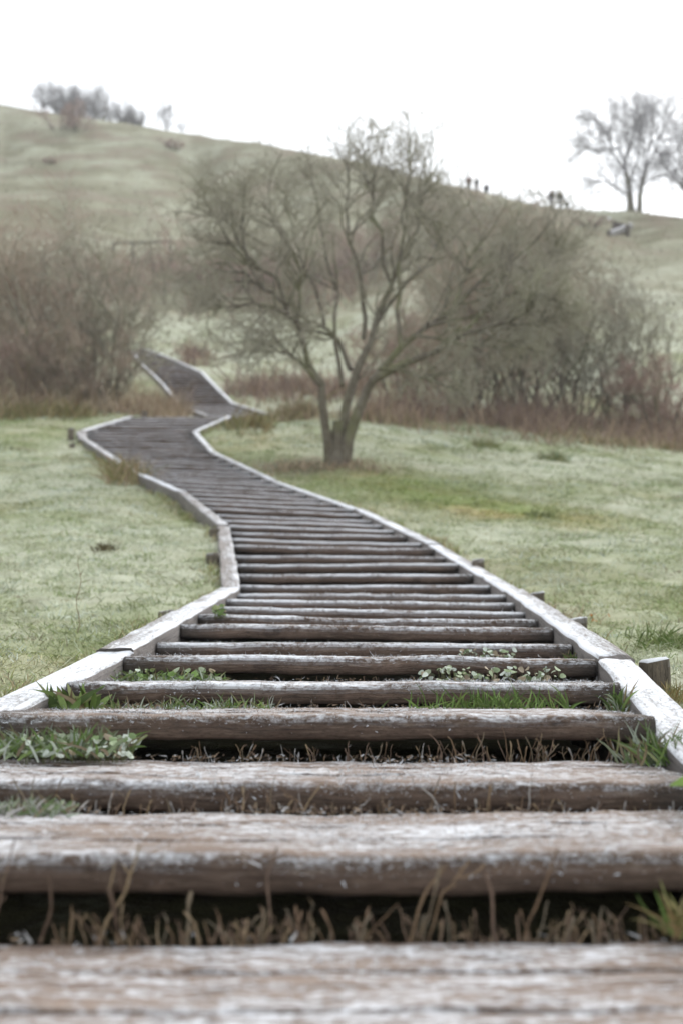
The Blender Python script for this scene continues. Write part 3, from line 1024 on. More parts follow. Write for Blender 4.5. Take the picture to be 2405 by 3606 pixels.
br = mk('dry_bracken', np.concatenate(Vs), np.concatenate(qs), np.concatenate(ts), M['stem'], colr=np.concatenate(Cs), smooth=False)
tag(br, 'russet dead bracken and tall straw grass under the bare shrubs', 'dry grass', kind='stuff')



def hill_tussocks(N, seed):
    rng = R(seed)
    v0, v1 = math.log(56 + OFF), math.log(152 + OFF)
    Y = np.exp(rng.uniform(v0, v1, N)) - OFF
    X = rng.uniform(-.36, .40, N) * Y
    cl = fbm(X * .10, Y * .22, 131, 4, .6) + .5 * fbm(X * .5, Y * .5, 137, 2)
    k = cl + rng.normal(0, .5, N) > .10
    k &= ~((X > np.interp(Y, UY, ULp[:, 0]) - .5) & (X < np.interp(Y, UY, URp[:, 0]) + .5) & (Y < UY[-1] + 1))
    X, Y = X[k], Y[k]; N = len(X)
    P = np.stack([X, Y, ground(X, Y) - .03], -1)
    D = norm(np.stack([rng.normal(0, .5, N), rng.normal(-.2, .5, N), np.ones(N)], -1))
    S = norm(np.cross(D, np.array([0, 1, 0]) + rng.normal(0, .5, (N, 3))))
    cc = np.array([(.36, .34, .22), (.33, .32, .20), (.40, .36, .25), (.33, .29, .21), (.37, .31, .24)])
    C = cc[rng.integers(0, 5, N)] * rng.uniform(.75, 1.25, (N, 1))
    return blades(P, D, S, rng.lognormal(-.1, .4, N) * .17, rng.uniform(.08, .2, N), C, rng.normal(0, .25, (N, 3)))


V, q, t, C = hill_tussocks(14000, 17)
g = mk('hill_tussocks', V, q, t, M['stem'], colr=C, smooth=False)
tag(g, 'rough olive and brown tussock grass all over the far hillside', 'rough grass', kind='stuff')

# ------------------------------------------------------------------ trees and shrubs
def resamp(poly, P):
    poly = np.array(poly, float)
    s = np.concatenate([[0], np.cumsum(np.linalg.norm(np.diff(poly, axis=0), axis=1))])
    tt = np.linspace(0, s[-1], P)
    # smooth: Catmull-like via two-stage linear then box filter
    q = np.stack([np.interp(tt, s, poly[:, k]) for k in range(3)], -1)
    for _ in range(2):
        q[1:-1] = q[1:-1] * .5 + (q[:-2] + q[2:]) * .25
    return q


def tubes(pts, rads, sides):
    Mn, P, _ = pts.shape
    tg = norm(np.gradient(pts, axis=1))
    ref = np.array([.31, .95, .07]); ref = ref / np.linalg.norm(ref)
    a = norm(np.cross(tg, ref)); b = np.cross(tg, a)
    an = np.arange(sides) * 2 * math.pi / sides
    V = pts[:, :, None] + rads[:, :, None, None] * (a[:, :, None] * np.cos(an)[None, None, :, None] + b[:, :, None] * np.sin(an)[None, None, :, None])
    i = np.arange(Mn * P * sides).reshape(Mn, P, sides)
    j = np.roll(i, -1, 2)
    q = np.stack([i[:, :-1], j[:, :-1], j[:, 1:], i[:, 1:]], -1).reshape(-1, 4)
    return V.reshape(-1, 3), q


def merge(lst):
    Vs, qs = [], []; o = 0
    for V, q in lst:
        Vs.append(V); qs.append(q + o); o += len(V)
    return np.concatenate(Vs), np.concatenate(qs)


def spawn(pts, rads, n, length, spread, upw, wig, rng, P=5, t0=.25, rmax=.02, rtip=.003, trop=.1, env=None, center=None, outw=0.0):
    Mn, PP, _ = pts.shape
    par = np.repeat(np.arange(Mn), n); N = len(par)
    t = t0 + (1 - t0) * rng.random(N) ** .85
    x = t * (PP - 1); i = np.minimum(x.astype(int), PP - 2); f = (x - i)[:, None]
    b = pts[par, i] * (1 - f) + pts[par, i + 1] * f
    r0 = (rads[par, i] * (1 - f[:, 0]) + rads[par, i + 1] * f[:, 0])
    tg = norm(pts[par, i + 1] - pts[par, i])
    pr = norm(np.cross(tg, rng.normal(0, 1, (N, 3))))
    ang = np.clip(rng.normal(spread, spread * .25, N), .15, 1.6)[:, None]
    d = tg * np.cos(ang) + pr * np.sin(ang) + np.array([0, 0, upw])
    if center is not None:
        d = d + norm(b - center) * outw
    d = norm(d)
    L = length * rng.uniform(.45, 1.2, N) * (1.15 - .5 * t)
    out = np.zeros((N, P, 3)); out[:, 0] = b
    if env is not None:
        L = L * np.clip(env(b + d * L[:, None]), .12, 1)
    st_ = (L / (P - 1))[:, None]
    for k in range(1, P):
        out[:, k] = out[:, k - 1] + d * st_
        d = norm(d + rng.normal(0, wig, (N, 3)) + np.array([0, 0, trop]))
    rb = np.minimum(r0 * .75, rmax)
    tt = np.linspace(0, 1, P)[None]
    rr = rb[:, None] * (1 - tt) + np.minimum(rtip, rb)[:, None] * tt
    return out, rr


def ell_env(c, r):
    c = np.array(c); r = np.array(r)

    def f(p):
        q = np.sqrt((((p - c) / r) ** 2).sum(-1))
        return np.clip(1.9 - q * .95, 0, 1)
    return f


def bare_tree(name, base, limbs, spec, mats, label, cat, group=None, seed=0, sides0=8, env=None, center=None, trunk_name='trunk', gnarl=1.0, nospawn=()):
    """limbs: list of (polyline, r0, r1, is_trunk). spec: list of dicts for each further level."""
    rng = R(seed)
    root = empty(name, base)
    tag(root, label, cat, group)
    P0 = 12
    pts = np.stack([resamp(l[0], P0) for l in limbs]); Lm = np.linalg.norm(pts[:, -1] - pts[:, 0], axis=-1)[:, None, None]
    pts[:, 2:] += rng.normal(0, 1, pts[:, 2:].shape) * np.minimum(.012 * Lm, .10) * gnarl; rr = np.stack([np.linspace(l[1], l[2], P0) for l in limbs])
    isT = np.array([l[3] for l in limbs], bool)
    tr = merge([tubes(pts[isT], rr[isT] * (1 + (np.linspace(1, 0, P0) ** 6)[None] * .35), sides0)])
    mk(trunk_name, tr[0], tr[1], None, mats[0], root)
    groups = [[], []]
    if (~isT).any():
        groups[0].append(tubes(pts[~isT], rr[~isT], 6))
    ks = [i for i in range(len(limbs)) if i not in nospawn]
    cur = (pts[ks], rr[ks])
    for k, s in enumerate(spec):
        s = dict(s); which = s.pop('part', 1); sd = s.pop('sides', 3)
        nxt = spawn(cur[0], cur[1], rng=rng, env=env, center=center, **s)
        groups[which].append(tubes(nxt[0], nxt[1], sd))
        cur = nxt
    for gname, g, mm in zip(('branches', 'twigs'), groups, mats[1:]):
        if g:
            V, q = merge(g)
            mk(gname, V, q, None, mm, root)
    return root


def proj(p):
    d = np.asarray(p) - CAM; fz = d[1] * ct + d[2] * st; uz = -d[1] * st + d[2] * ct
    return round(float(CX + F * d[0] / fz)), round(float(CY - F * uz / fz))


def px_poly(lst, Y, dy):
    """limb traced in photo pixels, its depth running from Y by dy"""
    n_ = len(lst)
    return [at(x, y, Y + dy * k / max(1, n_ - 1)) for k, (x, y) in enumerate(lst)]


def Z7(l):
    return [(700 + x * .574, 900 + y * .574) for x, y in l]


YT = 21.4
limbs = [
    (px_poly(Z7([(806, 1300), (790, 1150), (788, 1000), (764, 820), (735, 700), (660, 580), (600, 420), (540, 300), (450, 170), (350, 50), (270, -20), (120, -140), (-20, -360)]), YT, -1.6), .088, .012, True),
    (px_poly(Z7([(860, 1300), (880, 1150), (905, 900), (915, 720), (955, 600), (1040, 480), (1110, 390), (1190, 220), (1260, 40), (1300, -160), (1320, -330), (1350, -480), (1400, -720)]), YT, .9), .105, .012, True),
    (px_poly(Z7([(890, 1300), (895, 1150), (950, 950), (1030, 790), (1120, 670), (1240, 570), (1400, 430), (1560, 300), (1700, 210), (1900, 80), (2080, -120)]), YT, -.8), .108, .016, True),
    (px_poly(Z7([(845, 1310), (846, 1220), (848, 1150), (852, 1080), (858, 1010)]), YT - .02, 0), .17, .115, True),
    (px_poly(Z7([(740, 790), (640, 680), (540, 590), (440, 550), (350, 520)]), YT - .6, -.9), .045, .012, False),
    (px_poly(Z7([(620, 440), (560, 360), (440, 305), (300, 298), (140, 320), (90, 350)]), YT - 1.0, -.7), .05, .014, False),
    (px_poly(Z7([(930, 700), (860, 530), (770, 430), (720, 398), (620, 412), (520, 380)]), YT + .5, 1.2), .06, .015, False),
    (px_poly(Z7([(770, 430), (790, 340), (700, 230), (640, 90), (600, -80), (560, -260), (500, -430)]), YT + 1.0, .6), .045, .010, False),
    (px_poly(Z7([(1050, 770), (1250, 670), (1440, 590), (1600, 500), (1800, 420), (2050, 330), (2200, 250)]), YT - .5, -1.8), .085, .018, False),
    (px_poly(Z7([(1100, 690), (1230, 700), (1360, 750), (1480, 800), (1570, 812)]), YT - .6, -1.2), .03, .008, False),
    (px_poly(Z7([(1240, 570), (1215, 450), (1240, 280), (1200, 130), (1220, -60), (1280, -260), (1240, -440), (1300, -690)]), YT - .3, .9), .055, .012, False),
    (px_poly(Z7([(1010, 510), (1030, 380), (1035, 260), (1005, 160), (960, 0), (900, -200), (880, -420), (900, -560), (940, -760)]), YT + .7, .5), .055, .010, False),
    (px_poly(Z7([(600, 420), (640, 280), (620, 120), (560, -60), (480, -220), (340, -380)]), YT - .9, -.4), .045, .010, False),
    (px_poly(Z7([(540, 300), (430, 230), (300, 120), (180, 60), (60, 20)]), YT - 1.1, .8), .04, .010, False),
    (px_poly(Z7([(1110, 390), (1180, 260), (1330, 100), (1450, -40), (1540, -220), (1660, -360)]), YT + .4, 1.0), .05, .012, False),
    (px_poly(Z7([(1560, 300), (1640, 120), (1680, -40), (1760, -160)]), YT - .9, .4), .04, .010, False),
    (px_poly(Z7([(1400, 430), (1560, 400), (1750, 330), (1950, 200), (2150, 60)]), YT - .8, 1.3), .045, .010, False),
    (px_poly(Z7([(880, 800), (850, 600), (830, 400), (820, 200), (790, 0), (760, -240), (720, -480), (650, -690)]), YT + .3, 1.6), .05, .010, False),
    (px_poly(Z7([(1440, 590), (1620, 420), (1850, 260), (2080, 150), (2260, 90)]), YT - 1.2, 1.4), .045, .010, False),
    (px_poly(Z7([(1700, 210), (1880, 180), (2080, 60), (2200, -80)]), YT - .9, .6), .032, .009, False),
    (px_poly(Z7([(1330, 490), (1500, 520), (1680, 560), (1850, 540), (2020, 560)]), YT - .6, -1.2), .035, .009, False),
    (px_poly(Z7([(350, 50), (260, -60), (160, -260)]), YT - 1.4, -.5), .03, .008, False),
    (px_poly(Z7([(1190, 220), (1130, 40), (1100, -180), (1060, -400), (1080, -560), (1150, -800)]), YT + .6, -.9), .04, .008, False),
    (px_poly(Z7([(1800, 420), (1950, 420), (2150, 380), (2350, 330)]), YT - 1.6, -.4), .03, .008, False),
]
tc_ = at(1320, 960, YT)
env = ell_env(tc_, (3.8, 3.0, 2.8))
bare_tree('bare_tree', tuple(at(1185, 1640, YT)), limbs,
          [dict(n=12, length=1.75, spread=.9, upw=.04, wig=.28, P=7, t0=.22, rmax=.023, rtip=.007, trop=.01, part=0, sides=5, outw=.25),
           dict(n=7, length=.95, spread=.9, upw=.08, wig=.32, P=5, t0=.12, rmax=.014, rtip=.006, trop=.02, sides=4, outw=.15),
           dict(n=5, length=.55, spread=.85, upw=.14, wig=.32, P=4, t0=.1, rmax=.0065, rtip=.0042, trop=.03, sides=3, outw=.1)],
          (M['bark'], M['bark'], M['twig']), 'wide bare tree with forked mossy trunk growing right of the stairs', 'tree', seed=4, env=env, center=tc_ + np.array([0, 0, -1.5]), nospawn=(3,))


def shrub(base, h, wd, seed, label, cat='shrub', group=None, ns=9, mats=None, dens=1.0, name='bare_shrub', spread=.5, hang=.0, r0=.045, thin=1.0, ymul=1.0):
    rng = R(seed)
    base = np.array(base)
    limbs = []
    for k in range(ns):
        a = rng.random() * 2 * math.pi; rr = rng.random() ** .5
        b = base + np.array([math.cos(a) * wd * .14 * rr, math.sin(a) * wd * .14 * rr, -.1])
        out = np.array([math.cos(a), math.sin(a) * ymul, 0]) * wd * .5 * (.25 + .75 * rr) * spread * 1.6
        hh = h * rng.uniform(.62, .95) * (1 - .25 * rr)
        m1 = b + out * .3 + np.array([rng.normal(0, .06 * h), rng.normal(0, .06 * h), hh * .4])
        m2 = b + out * .65 + np.array([rng.normal(0, .08 * h), rng.normal(0, .08 * h), hh * .72])
        e = b + out + np.array([rng.normal(0, .08 * h), rng.normal(0, .08 * h), hh])
        limbs.append(([b, m1, m2, e], r0 * rng.uniform(.5, 1.1), .008 * thin, True))
    c = base + np.array([0, 0, h * .55])
    env = ell_env(c, (wd * .56, wd * .56 * ymul, h * .52))
    return bare_tree(name, tuple(base), limbs,
                     [dict(n=max(3, int(8 * dens)), length=h * .32, spread=.75, upw=.12, wig=.26, P=6, t0=.05, rmax=.020 * thin, rtip=.009 * thin, trop=.06, part=0, sides=4),
                      dict(n=max(3, int(4.2 * dens)), length=h * .20, spread=.8, upw=.15, wig=.32, P=5, t0=.1, rmax=.013 * thin, rtip=.007 * thin, trop=.06),
                      dict(n=max(2, int(2.6 * dens)), length=h * .13, spread=.8, upw=.15, wig=.3, P=4, t0=.1, rmax=.0085 * thin, rtip=.0055 * thin, trop=.05)],
                     mats or (M['bark'], M['twig'], M['twig_brown']), label, cat, group, seed, 6, env, c, trunk_name='stems')


def on_ground(px, py, Y):
    p = at(px, py, Y)
    return np.array([p[0], p[1], gz(p[0], p[1])])


GL = 'bare shrubs left of the stairs'
GR = 'bare shrubs right behind the big tree'
mb = (M['bark'], M['twig'], M['twig_brown']); mr = (M['bark'], M['twig_brown'], M['twig_red']); mg = (M['bark'], M['twig'], M['twig'])
shrub(on_ground(365, 1405, 33.5), 7.0, 3.7, 21, 'tall bare shrub with slanting stems nearest the far flight of steps', group=GL, ns=16, mats=mg, dens=1.15, r0=.04, thin=1.25)
shrub(on_ground(150, 1405, 33.0), 7.2, 4.6, 22, 'dense bare shrub with one dark trunk at left, second from the photo edge', group=GL, ns=16, mats=mb, dens=1.15, r0=.04, thin=1.25)
shrub(on_ground(-40, 1405, 34.0), 7.0, 4.6, 23, 'bare shrub cut by the left edge of the photo', group=GL, ns=15, mats=mb, dens=1.15, r0=.04, thin=1.25)
shrub(on_ground(230, 1350, 38.0), 7.2, 5.0, 24, 'purple-brown bare shrub standing behind the two left thickets', group=GL, ns=15, mats=mr, dens=1.2)
shrub(on_ground(60, 1425, 32.2), 2.6, 3.6, 26, 'low dense bramble in front of the left thicket by the photo edge', group=GL, ns=18, mats=mr, dens=1.3, r0=.02)
shrub(on_ground(265, 1425, 32.4), 2.8, 3.6, 27, 'low dense bramble under the left thicket beside the bend of the stairs', group=GL, ns=18, mats=mb, dens=1.3, r0=.02)
shrub(on_ground(585, 1080, 76), 8.6, 6.5, 25, 'thin leafless tree on the slope above the far flight', 'tree', ns=4, mats=mr, dens=.9, name='bare_sapling', thin=1.8, r0=.09)
RS = [(1420, 1440, 38, 3.4, 4.6, mr, 'low reddish shrub directly behind the forked tree trunk'),
      (1640, 1480, 35, 6.0, 5.0, mb, 'dark bare shrub under the right branches of the big tree'),
      (1840, 1500, 34.5, 7.3, 5.4, mb, 'tallest dark bare shrub in the middle of the right thicket'),
      (2010, 1520, 34.5, 6.4, 4.4, mg, 'grey bare shrub right of the darkest thicket'),
      (2170, 1540, 34, 5.8, 3.4, mg, 'thin upright grey-green shrub near the right lawn edge'),
      (2330, 1555, 34, 2.6, 4.2, mr, 'low reddish shrub at the right edge of the photo'),
       (2300, 1530, 36, 5.2, 3.4, mg, 'pale wispy upright shrub, thinnest of the right thicket near the photo edge'),
      (1750, 1390, 42, 7.6, 5.6, mb, 'tall bare shrub at the back of the right thicket'),
      (1480, 1380, 44, 5.4, 5.0, mb, 'bare shrub rising behind the big tree crown')]
for k, (px, py, Y, h, wd, mm, lb) in enumerate(RS):
    shrub(on_ground(px, py, Y), h, wd, 40 + k, lb, group=GR, ns=(9 if k in (4, 6) else 16) if Y < 40 else 12, mats=mm, dens=(.95 if k in (4, 6) else 1.2) if Y < 40 else 1.1, thin=1.1 if Y < 40 else 1.3, spread=.5 if k not in (4, 6) else .3)
# thicket running up to the ridge behind the tree
HS = [(1540, 860, 82, 4.2, 9, mb, 'dark thicket on the slope right of the big tree crown'),
      (1730, 850, 82, 3.3, 8, mb, 'tall dark thicket just below the walkers on the ridge'),
      (1915, 850, 75, 2.0, 5, mb, 'dark thicket next to the high boardwalk'),
      (1320, 960, 80, 5.0, 8, mr, 'brown thicket across the slope behind the big crown'),
      (860, 1020, 80, 3.6, 7, mr, 'low russet thicket above the middle meadow'),
      (1100, 1010, 80, 4.0, 8, mr, 'russet thicket above the meadow, seen through the crown'),
      (2070, 790, 83, .8, 4, mr, 'low brown scrub around the high boardwalk'),
      (680, 1010, 82, 2.6, 6, mr, 'small russet thicket left above the middle meadow')]
for k, (px, py, Y, h, wd, mm, lb) in enumerate(HS):
    q_ = on_ground(px, py, Y); print('HS', k, px, py, proj(q_), proj(q_ + np.array([0, 0, h])))
    shrub(on_ground(px, py, Y), h, wd, 60 + k, lb, 'thicket', group='thickets across the hillside', ns=14, mats=mm, dens=1.15, thin=1.7, r0=.06, name='bare_thicket', ymul=.5)

# ridge trees
mf = (M['bark'], M['twig_grey'], M['twig_grey'])


def ridge_tree(px, py, Y, h, wd, seed, label, cat='tree', group=None, ntr=1, trh=.3, thin=1.0, dens=1.0, name='bare_tree', mats=None, lean=0.0):
    rng = R(seed)
    b = at(px, py, Y); b[2] = min(b[2], gz(b[0], b[1]) + .1) - .1
    limbs = []
    top = b + np.array([lean * h * trh, 0, h * trh])
    limbs.append(([b, b * .5 + top * .5 + np.array([rng.normal(0, .02 * h), 0, 0]), top], .035 * h * .62, .022 * h * .62, True))
    nl = 12
    for k in range(nl):
        a = 2 * math.pi * (k + rng.random() * .6) / nl
        rr = rng.uniform(.35, 1.0) * wd * .5 * .8
        hh = h * rng.uniform(.66, .92) if k % 3 else h * rng.uniform(.36, .58)
        e = np.array([b[0] + math.cos(a) * rr, b[1] + math.sin(a) * rr, b[2] + hh])
        s0 = b * .15 + top * .85 if k % 2 else top
        m1 = s0 * .6 + e * .4 + np.array([math.cos(a), math.sin(a), 0]) * wd * .07
        limbs.append(([s0, m1, e], .016 * h * .62, .004 * h * .62, False))
    c = b + np.array([lean * h * .5, 0, h * .62])
    env = ell_env(c, (wd * .5, wd * .5, h * .40))
    return bare_tree(name, tuple(b), limbs,
                     [dict(n=int(8 * dens), length=h * .25, spread=.75, upw=.04, wig=.14, P=6, t0=.2, rmax=.034 * thin, rtip=.010 * thin, trop=.0, part=0, sides=4),
                      dict(n=int(5 * dens), length=h * .15, spread=.8, upw=.0, wig=.18, P=5, t0=.15, rmax=.012 * thin, rtip=.006 * thin, trop=.0),
                      dict(n=int(4 * dens), length=h * .085, spread=.8, upw=.0, wig=.2, P=4, t0=.1, rmax=.008 * thin, rtip=.005 * thin, trop=.0)],
                     mats or mf, label, cat, group, seed, 7, env, c, gnarl=.35)


def traced_tree(trunk, limbs, Y, r0, seed, label):
    rng = R(seed)
    D_ = lambda l, y0, dy: px_poly([(x * 1.5338, y * 1.5338) for x, y in l], y0, dy)
    L_ = [(D_(trunk, Y, 0), r0, r0 * .62, True)]
    for l in limbs:
        L_.append((D_(l, Y, rng.uniform(-3.5, 3.5)), r0 * .34, .03, False))
    b = L_[0][0][0]
    c = at(*(np.mean([p for l in limbs for p in l[1:]], 0) * 1.5338), Y)
    return bare_tree('bare_tree', tuple(b), L_,
                     [dict(n=13, length=3.1, spread=.75, upw=.08, wig=.14, P=6, t0=.12, rmax=.045, rtip=.015, trop=.0, part=0, sides=4),
                      dict(n=6, length=1.9, spread=.75, upw=.05, wig=.14, P=5, t0=.15, rmax=.018, rtip=.010, trop=.0),
                      dict(n=4, length=1.2, spread=.7, upw=.05, wig=.14, P=4, t0=.1, rmax=.011, rtip=.0075, trop=.0)],
                     mf, label, 'tree', 'bare trees on the right skyline', seed, 8, None, c, gnarl=.3)


traced_tree([(1447, 484), (1444, 430), (1436, 395)],
            [[(1436, 395), (1405, 350), (1375, 320), (1345, 305)], [(1405, 350), (1390, 300), (1362, 262)], [(1436, 395), (1422, 340), (1412, 290), (1398, 245)],
             [(1436, 395), (1440, 330), (1430, 270), (1438, 240)], [(1444, 420), (1465, 360), (1468, 300), (1478, 255)], [(1447, 450), (1410, 430), (1380, 415), (1355, 412)],
             [(1422, 340), (1380, 345), (1345, 342), (1325, 335)], [(1440, 360), (1452, 310), (1455, 265)]],
            96, .30, 81, 'left of the two big bare trees on the right skyline')
traced_tree([(1466, 490), (1470, 430), (1482, 390)],
            [[(1482, 390), (1500, 350), (1530, 320), (1555, 312)], [(1482, 390), (1490, 330), (1500, 280), (1505, 250)], [(1500, 350), (1520, 300), (1540, 262)],
             [(1470, 430), (1510, 402), (1545, 405), (1570, 418)], [(1482, 390), (1477, 330), (1466, 290)], [(1500, 350), (1540, 350), (1575, 345)]],
            95.5, .24, 82, 'slimmer right-hand one of the twin bare trees on the right skyline')
ridge_tree(2430, 770, 96, 12.5, 9.5, 83, 'bare skyline tree half out of frame at right edge', group='bare trees on the right skyline', trh=.3)
GS = 'small trees on the left skyline'
ridge_tree(160, 395, 149, 6.0, 5.6, 84, 'thin leaning bare tree left of the dark skyline clump', group=GS, thin=1.5, dens=.9, lean=-.15)
ridge_tree(585, 458, 142, 4.6, 3.4, 85, 'lone small bare tree right of the skyline clump', group=GS, thin=1.4, dens=.8)
ridge_tree(640, 468, 141, 2.2, 2.0, 86, 'tiny bare tree at the right end of the left skyline row', group=GS, thin=1.3, dens=.7)
ridge_tree(1444, 615, 112, 6.4, 6.4, 87, 'bare sapling on the skyline behind the big tree crown', group=GS, thin=1.1, dens=.8, mats=(M['bark'], M['bark'], M['twig']))
mh = (M['bark'], M['twig_grey'], M['twig_grey'])
for k, (px, py, Y, h, wd, lb) in enumerate([(225, 405, 149, 6.0, 5.0, 'dark dense bush forming the left half of the skyline clump'),
                                            (262, 410, 148, 5.6, 5.0, 'grey bush between the darkest bushes of the skyline clump'),
                                            (305, 418, 147, 5.8, 5.4, 'dark dense bush in the middle of the skyline clump'),
                                            (365, 428, 146, 5.4, 4.6, 'paler bush forming the right end of the skyline clump'),
                                            (440, 436, 145, 3.6, 3.2, 'thin bush in the skyline gap right of the clump'),
                                            (495, 444, 144, 2.8, 3.4, 'low rounded bush standing alone on the left skyline')]):
    b = at(px, py, Y); b[2] = gz(b[0], b[1]) - .1
    shrub(b, h, wd * 1.35, 100 + k, lb, 'bush', group='bushes of the left skyline clump', ns=18, mats=mh, dens=1.0, thin=1.5, r0=.10, name='skyline_bush')
for k, (px, py, Y, h, wd, lb) in enumerate([(210, 500, 132, 3.8, 7.5, 'brown scrubby bush on the slope below the skyline clump'),
                                            (270, 505, 131, 3.8, 4.6, 'dark brown bush, right one of a pair below the skyline clump'),
                                            (617, 520, 128, 1.5, 3.0, 'small russet bush alone on the upper slope'),
                                            (175, 575, 120, .9, 1.6, 'tiny dark bush alone on the left slope')]):
    b = at(px, py, Y); b[2] = gz(b[0], b[1]) - .05
    shrub(b, h, wd, 120 + k, lb, 'bush', group='scattered bushes on the upper slope', ns=10, mats=mr, dens=1.0, thin=2.6, r0=.07, name='scrub_bush')

# rail fence on the slope
fp = [at(400, 852, 86), at(470, 852, 86), at(530, 850, 86), at(600, 846, 86)]
fence = empty('rail_fence', tuple(fp[0] + np.array([0, 0, -1])))
tag(fence, 'dark wooden rail fence on the slope above the left shrubs', 'fence')
for k in range(3):
    prism_between(fp[k], fp[k + 1], fp[k] + np.array([0, .14, 0]), fp[k + 1] + np.array([0, .12, 0]), .11, 'rail', fence, M['post'], -1., 500 + k, 6)
for k, p in enumerate(fp):
    box_post((p[0], p[1] + .2), .15, .15, p[2] + .05, gz(p[0], p[1] + .2) - .3, fence, 510 + k, frost=-1)

# ------------------------------------------------------------------ weeds on the steps
def curvy_stems(N, xs, Y, z0, hmin, hmax, r, cols, seed, wig=.16, fork=.3, lean=.22):
    rng = R(seed)
    P = 8
    h = rng.uniform(hmin, hmax, N)
    pts = np.zeros((N, P, 3)); pts[:, 0] = np.stack([xs, Y, z0], -1)
    d = norm(np.stack([rng.normal(0, lean, N), rng.normal(-.12, .15, N), np.ones(N)], -1))
    for k in range(1, P):
        pts[:, k] = pts[:, k - 1] + d * (h / (P - 1))[:, None]
        d = norm(d + rng.normal(0, wig, (N, 3)) * np.array([1, .6, .8]))
    rb = r * rng.uniform(.6, 1.3, N)
    rr = rb[:, None] * np.linspace(1.1, .55, P)[None] * (1 + rng.normal(0, .14, (N, P)))
    rr = np.clip(rr, .0006, None)
    # knobbly heads
    kn = rng.random(N) < .45
    rr[kn, -2] *= 2.0; rr[kn, -1] *= 1.4
    A1 = tubes(pts, rr, 5)
    f = rng.random(N) < fork
    fp_, fr_ = spawn(pts[f], rr[f], 2, float(np.mean(h)) * .45, .8, .1, .3, rng, P=5, t0=.4, rmax=r * .7, rtip=r * .4, trop=0)
    A2 = tubes(fp_, fr_, 4)
    cols = np.array(cols)
    c1 = np.repeat(cols[rng.integers(0, len(cols), N)], P * 5, 0); c2 = np.repeat(cols[rng.integers(0, len(cols), len(fp_))], 5 * 4, 0)
    return A1, A2, c1, c2


DRY = [(.20, .13, .08), (.28, .19, .115), (.15, .10, .07), (.34, .25, .15), (.22, .15, .11), (.24, .19, .13)]
DRY0 = [(.30, .20, .13), (.40, .29, .18), (.24, .165, .115), (.44, .33, .21), (.33, .23, .165), (.30, .25, .18)]
DRYF = DRY + [(.5, .48, .45), (.42, .40, .38)]
stem_sets = []
rng = R(77)
for (nn, N, x0, x1, hmin, hmax, r, cols) in [(0, 170, 250, 2330, .02, .09, .0019, DRY0 + DRY0 + DRY), (0, 30, 300, 2320, .025, .06, .0028, DRY0), (0, 14, -100, 2400, .10, .20, .003, DRY),
                                             (1, 120, 250, 2330, .015, .055, .0018, DRYF), (1, 24, 0, 2300, .05, .11, .002, DRYF),
                                             (2, 105, 620, 2200, .02, .075, .0018, DRYF), (2, 30, 1500, 2200, .05, .12, .002, DRY),
                                             (3, 60, 500, 2150, .02, .06, .002, DRYF), (4, 40, 800, 2100, .02, .05, .002, DRY)]:
    Y = Yn0 * (3.4 + nn) - rng.uniform(.003, .03, N)
    xs = rng.uniform(x0, x1, N)
    cl = fbm(xs * .012, np.full(N, nn * 5.), 3, 3)
    xs = xs + cl * 70
    X = (xs - CX) / F * Y
    z0 = np.full(N, step_z[nn + 2] - .02)
    stem_sets.append(curvy_stems(N, X, Y, z0, hmin, hmax, r, cols, 200 + nn + N))
lst = []; cs_ = []
for a, b_, c1, c2 in stem_sets:
    lst += [a, b_]; cs_ += [c1, c2]
V, q = merge(lst)
s = mk('dry_weed_stems', V, q, None, M['stem'], colr=np.concatenate(cs_))
tag(s, 'brown dead weed stems and roots in the dark gaps under the nearest treads', 'dry weeds', kind='stuff')

# litter of crumbs along the back edge of the nearest treads
lp = []
rng = R(78)
for nn, N in ((-1, 420), (0, 900), (1, 620), (2, 600), (3, 420), (4, 300)):
    Y = Yn0 * (3.4 + nn) + .565 + rng.uniform(-.05, .025, N)
    x = rng.uniform(-1.25, 1.1, N)
    cl = fbm(x * 3.0, np.full(N, nn * 4.), 13, 3)
    k = cl + rng.normal(0, .15, N) > 0
    x, Y = x[k], Y[k]; n_ = len(x)
    k2 = (x > edgeL(Y) + .02) & (x < edgeR(Y) - .02)
    x, Y = x[k2], Y[k2]; n_ = len(x)
    P = np.stack([x, Y, np.full(n_, step_z[nn + 3]) + rng.uniform(-.004, .012, n_)], -1)
    D = norm(np.stack([rng.normal(0, 1, n_), rng.normal(0, .7, n_), rng.uniform(-.1, .9, n_)], -1))
    S = norm(np.cross(D, rng.normal(0, 1, (n_, 3))))
    w_ = rng.random(n_)[:, None]
    C = np.where(w_ < .22, np.array([[.50, .50, .50]]), np.where(w_ < .7, np.array([[.30, .22, .15]]), np.array([[.16, .11, .08]])))
    lp.append(blades(P, D, S, rng.uniform(.006, .022, n_), rng.uniform(.002, .006, n_), C, rng.normal(0, .2, (n_, 3))))
Vs, qs, ts, Cs = [], [], [], []; o_ = 0
for V, q, t, C in lp:
    Vs.append(V); qs.append(q + o_); ts.append(t + o_); Cs.append(C); o_ += len(V)
s = mk('dead_leaf_litter', np.concatenate(Vs), np.concatenate(qs), np.concatenate(ts), M['stem'], colr=np.concatenate(Cs), smooth=False)
tag(s, 'frosty crumbs of dead leaf litter along the tread edges', 'leaf litter', kind='stuff')

GRN = [(.12, .19, .05), (.15, .24, .06), (.10, .155, .045), (.20, .28, .085), (.26, .28, .13), (.24, .19, .11)]
GRNF = [(.20, .25, .14), (.40, .45, .36), (.28, .32, .21), (.15, .21, .09), (.42, .46, .40), (.26, .21, .14)]


